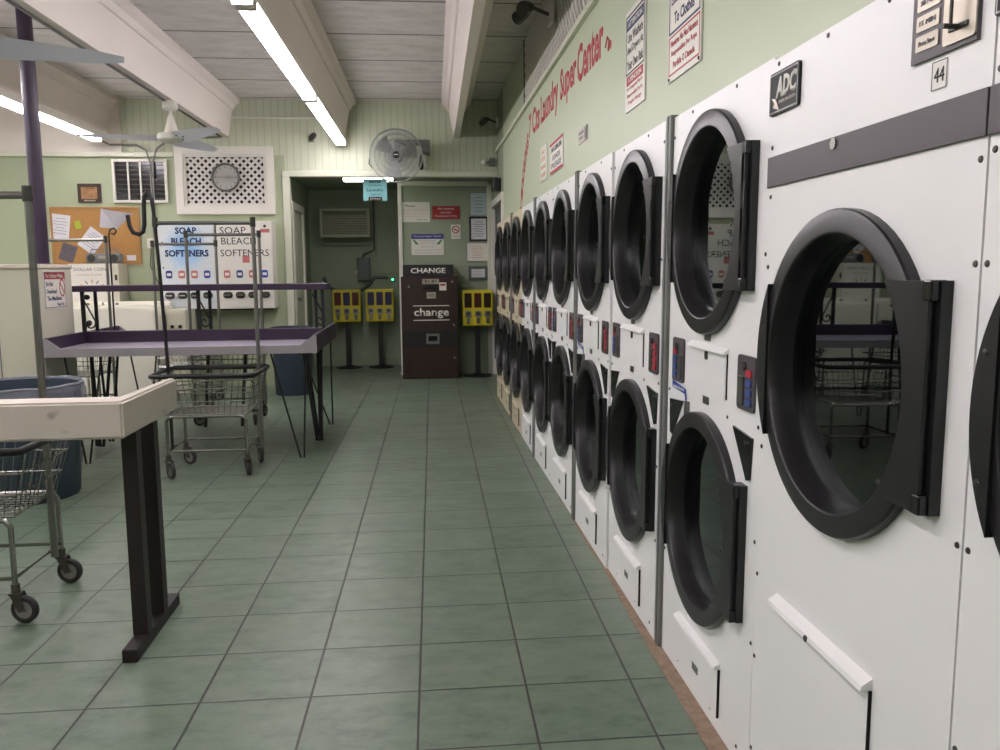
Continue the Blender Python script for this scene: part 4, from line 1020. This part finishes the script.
# shelf over the pair
sh = empty('raised_shelf', (TX0-.03, 6.47, .87), 'narrow purple shelf on black iron brackets above the tables', 'shelf')
MB().box(0, TW+.05, -.02, .22, .295, .340, .005).build('shelf_board', M['purple'], sh)
for x in (.045, .875, TW+.005):
    br = MB().box(x-.012, x+.012, .045, .069, .0025, .296).box(x+.055 if x < 1 else x-.07, x+.075 if x < 1 else x-.05, .12, .14, .0025, .296)
    o = br.build('bracket', M['iron'], sh)
    cc = Vector((x+(.03 if x < 1 else -.03), .09, .06)); q = []
    for k in range(18):
        a = k*.42; rr = .008+.0024*k; q.append(cc+Vector((rr*math.cos(a)*.9, 0, rr*math.sin(a))))
    if 0 < x: MB().tube(q+[cc+Vector((-.01, 0, .12)), cc+Vector((-.05, 0, .20))], .006, 6).build('scroll', M['iron'], o)
for dz in (.255, .06): MB().lathe([(0, -.02), (.018, -.014), (.024, 0), (.018, .014), (0, .02)], 12, Matrix.Translation((.085, .03, dz))).build('ball_knob', M['iron'], sh, 60)
# iron rod that holds a sheet of paper
e = empty('sign_rod', (-2.40, 6.95, .80), 'thin black rod with a curl holding white paper at its top', 'sign holder')
MB().tube([(0, 0, 0), (0, 0, .80), (.012, 0, .84), (.04, 0, .85), (.058, 0, .825), (.04, 0, .80), (.02, 0, .81)], .007, 8).build('rod', M['iron'], e, 60)
MB().box(-.05, .05, -.05, .05, -.006, .004).build('foot_plate', M['iron'], e)
MB().poly([(-.04, -.02, 1.00), (.18, .03, .965), (-.055, -.03, .855), (.05, .045, .845), (.06, .0, .98)], [(0, 4, 3, 2), (4, 1, 3)]).build('paper_sheet', M['paper'], e)

# white foreground table
wt = empty('work_table', (-2.75, 2.80, 0), 'cream laminate work table with thick edges on dark steel legs, foreground left', 'table')
L = 1.79
def stained():
    m = mat('stained_cream_edge', 'd2c8bc', .45, noise=.08, nscale=5); nt = m.node_tree; b = nt.nodes['Principled BSDF']
    P, s = pos_nodes(nt); n = noise(nt, P, 9, 2, .4, (1, 1, 1.6))
    old = b.inputs['Base Color'].links[0].from_socket
    f = ramp(nt, n, [(.66, (0, 0, 0)), (.74, (.75, .75, .75))])
    nt.links.new(mix_col(nt, f, old, lin('8f8478')), b.inputs['Base Color']); return m
se = stained()
def rim_mesh():
    mb = MB(); b = bmesh.new()
    out = [(0, 0), (L, 0), (L, .62), (L-.035, .62), (L-.035, .11), (.035, .11), (.035, .62), (0, .62)]
    lo = [b.verts.new((x, y, .757)) for x, y in out]; hi = [b.verts.new((x, y, .880)) for x, y in out]
    b.faces.new(lo); b.faces.new(hi[::-1])
    for i in range(8): b.faces.new((lo[i], hi[i], hi[(i+1) % 8], lo[(i+1) % 8]))
    bmesh.ops.bevel(b, geom=b.edges[:], offset=.008, segments=3, affect='EDGES')
    mb.join(b); return mb
rim_mesh().build('tabletop_rim', se, wt, 40)
for xx in (L-.024, .10):
    for yy in (.135, .325): MB().box(xx-.025, xx+.025, yy-.025, yy+.025, .045, .757).build('leg', M['brown'], wt)
    MB().box(xx-.025, xx+.025, -.01, .50, 0, .045, .004).build('foot_bar', M['brown'], wt)
MB().tube([(.1, .325, .735), (L-.05, .325, .735)], .014, 8).build('stretcher', M['brown'], wt)

# ------------------------------------------------------------------ laundry carts
def cart(x, y, label, rz=0, rack_h=1.61, rack=(-.305, .305), rack_y=.0, hook=False, swivel=(0, 0, 0, 0), pr=.0135):
    e = empty('laundry_cart', (x, y, 0), label, 'laundry cart', 'chrome wire laundry carts with hanging racks', rz)
    bx, by, tx, ty, z0, z1 = .25, .18, .315, .24, .40, .655
    def lerp(t): return (bx+(tx-bx)*t, by+(ty-by)*t, z0+(z1-z0)*t)
    g = MB()
    for t in (0, .33, .66):
        X_, Y_, Z_ = lerp(t); g.tube([(-X_, -Y_, Z_), (X_, -Y_, Z_), (X_, Y_, Z_), (-X_, Y_, Z_)], .0042 if t else .006, 5, closed=True)
    for i in range(15):
        a = -1+2*i/14
        for s in (-1, 1): g.tube([(a*bx, s*by, z0), (a*tx, s*ty, z1)], .0019, 4)
        g.tube([(a*bx, -by, z0), (a*bx, by, z0)], .0024, 4)
    for i in range(11):
        a = -1+2*i/10
        for s in (-1, 1): g.tube([(s*bx, a*by, z0), (s*tx, a*ty, z1)], .0019, 4)
        g.tube([(-bx, a*by, z0+.003), (bx, a*by, z0+.003)], .0024, 4)
    g.build('basket', M['chrome'], e)
    MB().tube([(-tx, -ty, z1), (-tx+.03, -ty-.012, z1), (tx-.03, -ty-.012, z1), (tx, -ty, z1), (tx+.012, 0, z1+.004), (tx, ty, z1), (tx-.03, ty+.012, z1), (-tx+.03, ty+.012, z1), (-tx, ty, z1), (-tx-.012, 0, z1+.004)], .0155, 8, closed=True).build('bumper_rim', M['black'], e, 60)
    f = MB(); fx, fy = .245, .205
    for sx in (-1, 1):
        for sy in (-1, 1): f.tube([(sx*(bx-.05), sy*fy, z0-.008), (sx*(fx-.018), sy*fy, z0-.010), (sx*fx, sy*fy, z0-.035), (sx*fx, sy*fy, .135)], .0105, 8)
    f.tube([(-fx, -fy, .17), (fx, -fy, .17), (fx, fy, .17), (-fx, fy, .17)], .008, 6, closed=True)
    for sy in (-1, 1): f.tube([(-fx+.03, sy*fy, z0-.008), (fx-.03, sy*fy, z0-.008)], .0095, 8)
    f.build('frame', M['chrome'], e, 60)
    i = 0
    for sx in (-1, 1):
        for sy in (-1, 1):
            cx, cy = sx*fx, sy*fy; a = swivel[i]; i += 1
            d = Vector((math.cos(a), math.sin(a), 0)); n_ = Vector((-d.y, d.x, 0)); hub = Vector((cx, cy, .052))+d*.03
            c_ = MB().tube([(cx, cy, .150), (cx, cy, .112)], .016, 10)
            for s in (-1, 1):
                o_ = n_*.019*s
                q = [Vector((cx, cy, .114))-d*.016+o_, Vector((cx, cy, .114))+d*.022+o_, hub+d*.012+o_, hub-d*.014-Vector((0, 0, .008))+o_]
                q2 = [p+n_*.003 for p in q]
                c_.poly(q+q2, [(0, 1, 2, 3), (4, 5, 6, 7), (0, 1, 5, 4), (1, 2, 6, 5), (2, 3, 7, 6), (3, 0, 4, 7)])
            c_.box(cx-.02, cx+.02, cy-.02, cy+.02, .110, .117)
            cs = c_.build('caster', M['castbr'], e)
            mt = Matrix.Translation(hub) @ n_.to_track_quat('Z', 'Y').to_matrix().to_4x4()
            wh = MB().lathe([(.034, -.012), (.046, -.012), (.052, -.006), (.052, .006), (.046, .012), (.034, .012)], 24, mt, closed=True).build('tyre', M['rubber'], cs, 40)
            MB().lathe([(0, -.013), (.012, -.014), (.014, -.008), (.034, -.008), (.034, .008), (.014, .008), (.012, .014), (0, .013)], 20, mt).build('wheel_core', M['wheelc'], cs, 40)
    rk = MB(); r = pr
    xa, xb = rack; yy = rack_y
    lb = .15
    rt = rk
    R1 = MB().tube([(xb, yy, lb), (xb, yy, rack_h+.03)], r, 8).build('rack_pole', M['steel'], e, 60)
    if hook:
        # left pole rises past the bar and folds over into a long crooked hook
        pts = [(xa, yy, lb), (xa, yy, .70), (xa-.02, yy, 1.35), (xa-.035, yy, 1.68), (xa-.040, yy, 1.76), (xa-.052, yy, 1.795), (xa-.072, yy, 1.80), (xa-.088, yy, 1.775), (xa-.092, yy, 1.72), (xa-.095, yy, 1.60), (xa-.105, yy, 1.555), (xa-.130, yy, 1.54), (xa-.165, yy, 1.55), (xa-.185, yy, 1.59), (xa-.195, yy, 1.66)]
        MB().tube(pts, [.0115]*4+[.014]*11, 8).build('rack_pole', M['iron'], e, 60)
    MB().tube([(xa-(.030 if hook else .0), yy+.001, rack_h), (xb, yy, rack_h)], r*.95, 8).build('rack_bar', M['steel'], e, 60)
    if not hook: MB().tube([(xa, yy, lb), (xa, yy, rack_h+.03)], r, 8).build('rack_pole', M['steel'], e, 60)
    for xx in (xa-(.030 if hook else 0), xb): MB().tube([(xx, yy, rack_h-.025), (xx, yy, rack_h+.035)], r*1.35, 8).build('rack_joint', M['screw'], e, 60)
    for xx in (xa, xb):
        if abs(xx) > .25: 
            for zz in (.17, z0): MB().tube([(math.copysign(.24, xx), yy, zz), (xx, yy, zz)], .007, 6).build('pole_bracket', M['screw'], e)
    return e
cart(-1.355, 5.64, 'wire laundry cart with crooked black hook pole, in front of the tables', rack=(-.27, .305), rack_y=-.02, hook=True, swivel=(-.9, -.5, PI/2, -1.2))
cart(-1.76, 3.39, 'wire laundry cart under the cream table at the left edge', rack=(-.30, .262), rack_y=.10, rack_h=1.595, pr=.0155, swivel=(0, .5, -.15, -.1))
cart(-1.665, 7.53, 'wire laundry cart behind the table pair, left of the aisle', rack_h=1.62, swivel=(.5, 1, -1.3, 1.4))
cart(-2.27, 8.6, 'wire laundry cart standing before the soap machines', rack_h=1.58, rack=(-.30, .30), swivel=(.5, 1, 2, 3))
cart(-3.10, 8.0, 'wire laundry cart between bulkhead and back wall washers', rack_h=1.60, swivel=(.5, 1, 2, 3))

# ------------------------------------------------------------------ bins
def bin_(x, y, r, h, label, liner):
    e = empty('waste_bin', (x, y, 0), label, 'bin')
    MB().lathe([(0, 0), (r*.86, 0), (r*.88, .01), (r, h-.03), (r*1.03, h-.03), (r*1.03, h), (r*.97, h), (r*.95, h-.05), (r*.84, .02), (0, .02)], 40).build('barrel', M['bluebin'], e, 40)
    if liner:
        mb = MB(); n = 60
        prof = [(.93, h-.18), (.985, h-.02), (1.03, h+.012), (1.05, h-.004), (1.06, h-.05), (1.05, h-.11), (1.06, h-.16)]
        rings = []
        for k, (rr, z) in enumerate(prof):
            ring = []
            for i in range(n):
                a = 2*PI*i/n; wv = .012*math.sin(a*9+k)*(k > 3)+.01*math.sin(a*23+k*2)*(k > 3)+.01*math.sin(a*14)*(k == 0)
                ring.append(mb.bm.verts.new(((rr*r+wv*r*2)*math.cos(a), (rr*r+wv*r*2)*math.sin(a), z+.02*math.sin(a*7)*(k == 6))))
            rings.append(ring)
        for k in range(len(rings)-1):
            for i in range(n): mb.bm.faces.new((rings[k][i], rings[k][(i+1) % n], rings[k+1][(i+1) % n], rings[k+1][i]))
        mb.build('bin_liner', M['liner'], e, 60)
        MB().tube([(1.045*r*math.cos(a*2*PI/48), 1.045*r*math.sin(a*2*PI/48), h+.008+.004*math.sin(a)) for a in range(48)], .006, 6, closed=True).build('liner_fold', M['linerrim'], e, 60)
bin_(-2.33, 5.12, .33, .655, 'large round blue grey bin with clear liner beside the cream table', True)
bin_(-1.36, 9.20, .215, .72, 'plain slate blue bin under the far right end of the tables', False)

# ------------------------------------------------------------------ camera, world, view
cam = bpy.data.cameras.new('camera'); co = bpy.data.objects.new('camera', cam); COL.objects.link(co)
cam.sensor_width = 36; cam.lens = 845.5/1000*36; cam.clip_start = .02
pit, yaw, roll = math.radians(6.97), math.radians(5.42), math.radians(-.52)
F = Vector((math.sin(yaw)*math.cos(pit), math.cos(yaw)*math.cos(pit), -math.sin(pit))); R = Vector((math.cos(yaw), -math.sin(yaw), 0)); U = R.cross(F)
R2 = R*math.cos(roll)+U*math.sin(roll); U2 = -R*math.sin(roll)+U*math.cos(roll)
co.matrix_world = Matrix(((R2.x, U2.x, -F.x, 0), (R2.y, U2.y, -F.y, 0), (R2.z, U2.z, -F.z, 1.285), (0, 0, 0, 1)))
sc.camera = co
wd = bpy.data.worlds.new('world'); sc.world = wd; wd.use_nodes = True
wd.node_tree.nodes['Background'].inputs[0].default_value = (.02, .02, .02, 1)
sc.view_settings.view_transform = 'Standard'; sc.view_settings.look = 'None'; sc.view_settings.gamma = 1
sc.view_settings.use_curve_mapping = False; sc.view_settings.exposure = .70
sc.cycles.use_denoising = True; sc.cycles.max_bounces = 8; sc.cycles.transparent_max_bounces = 12
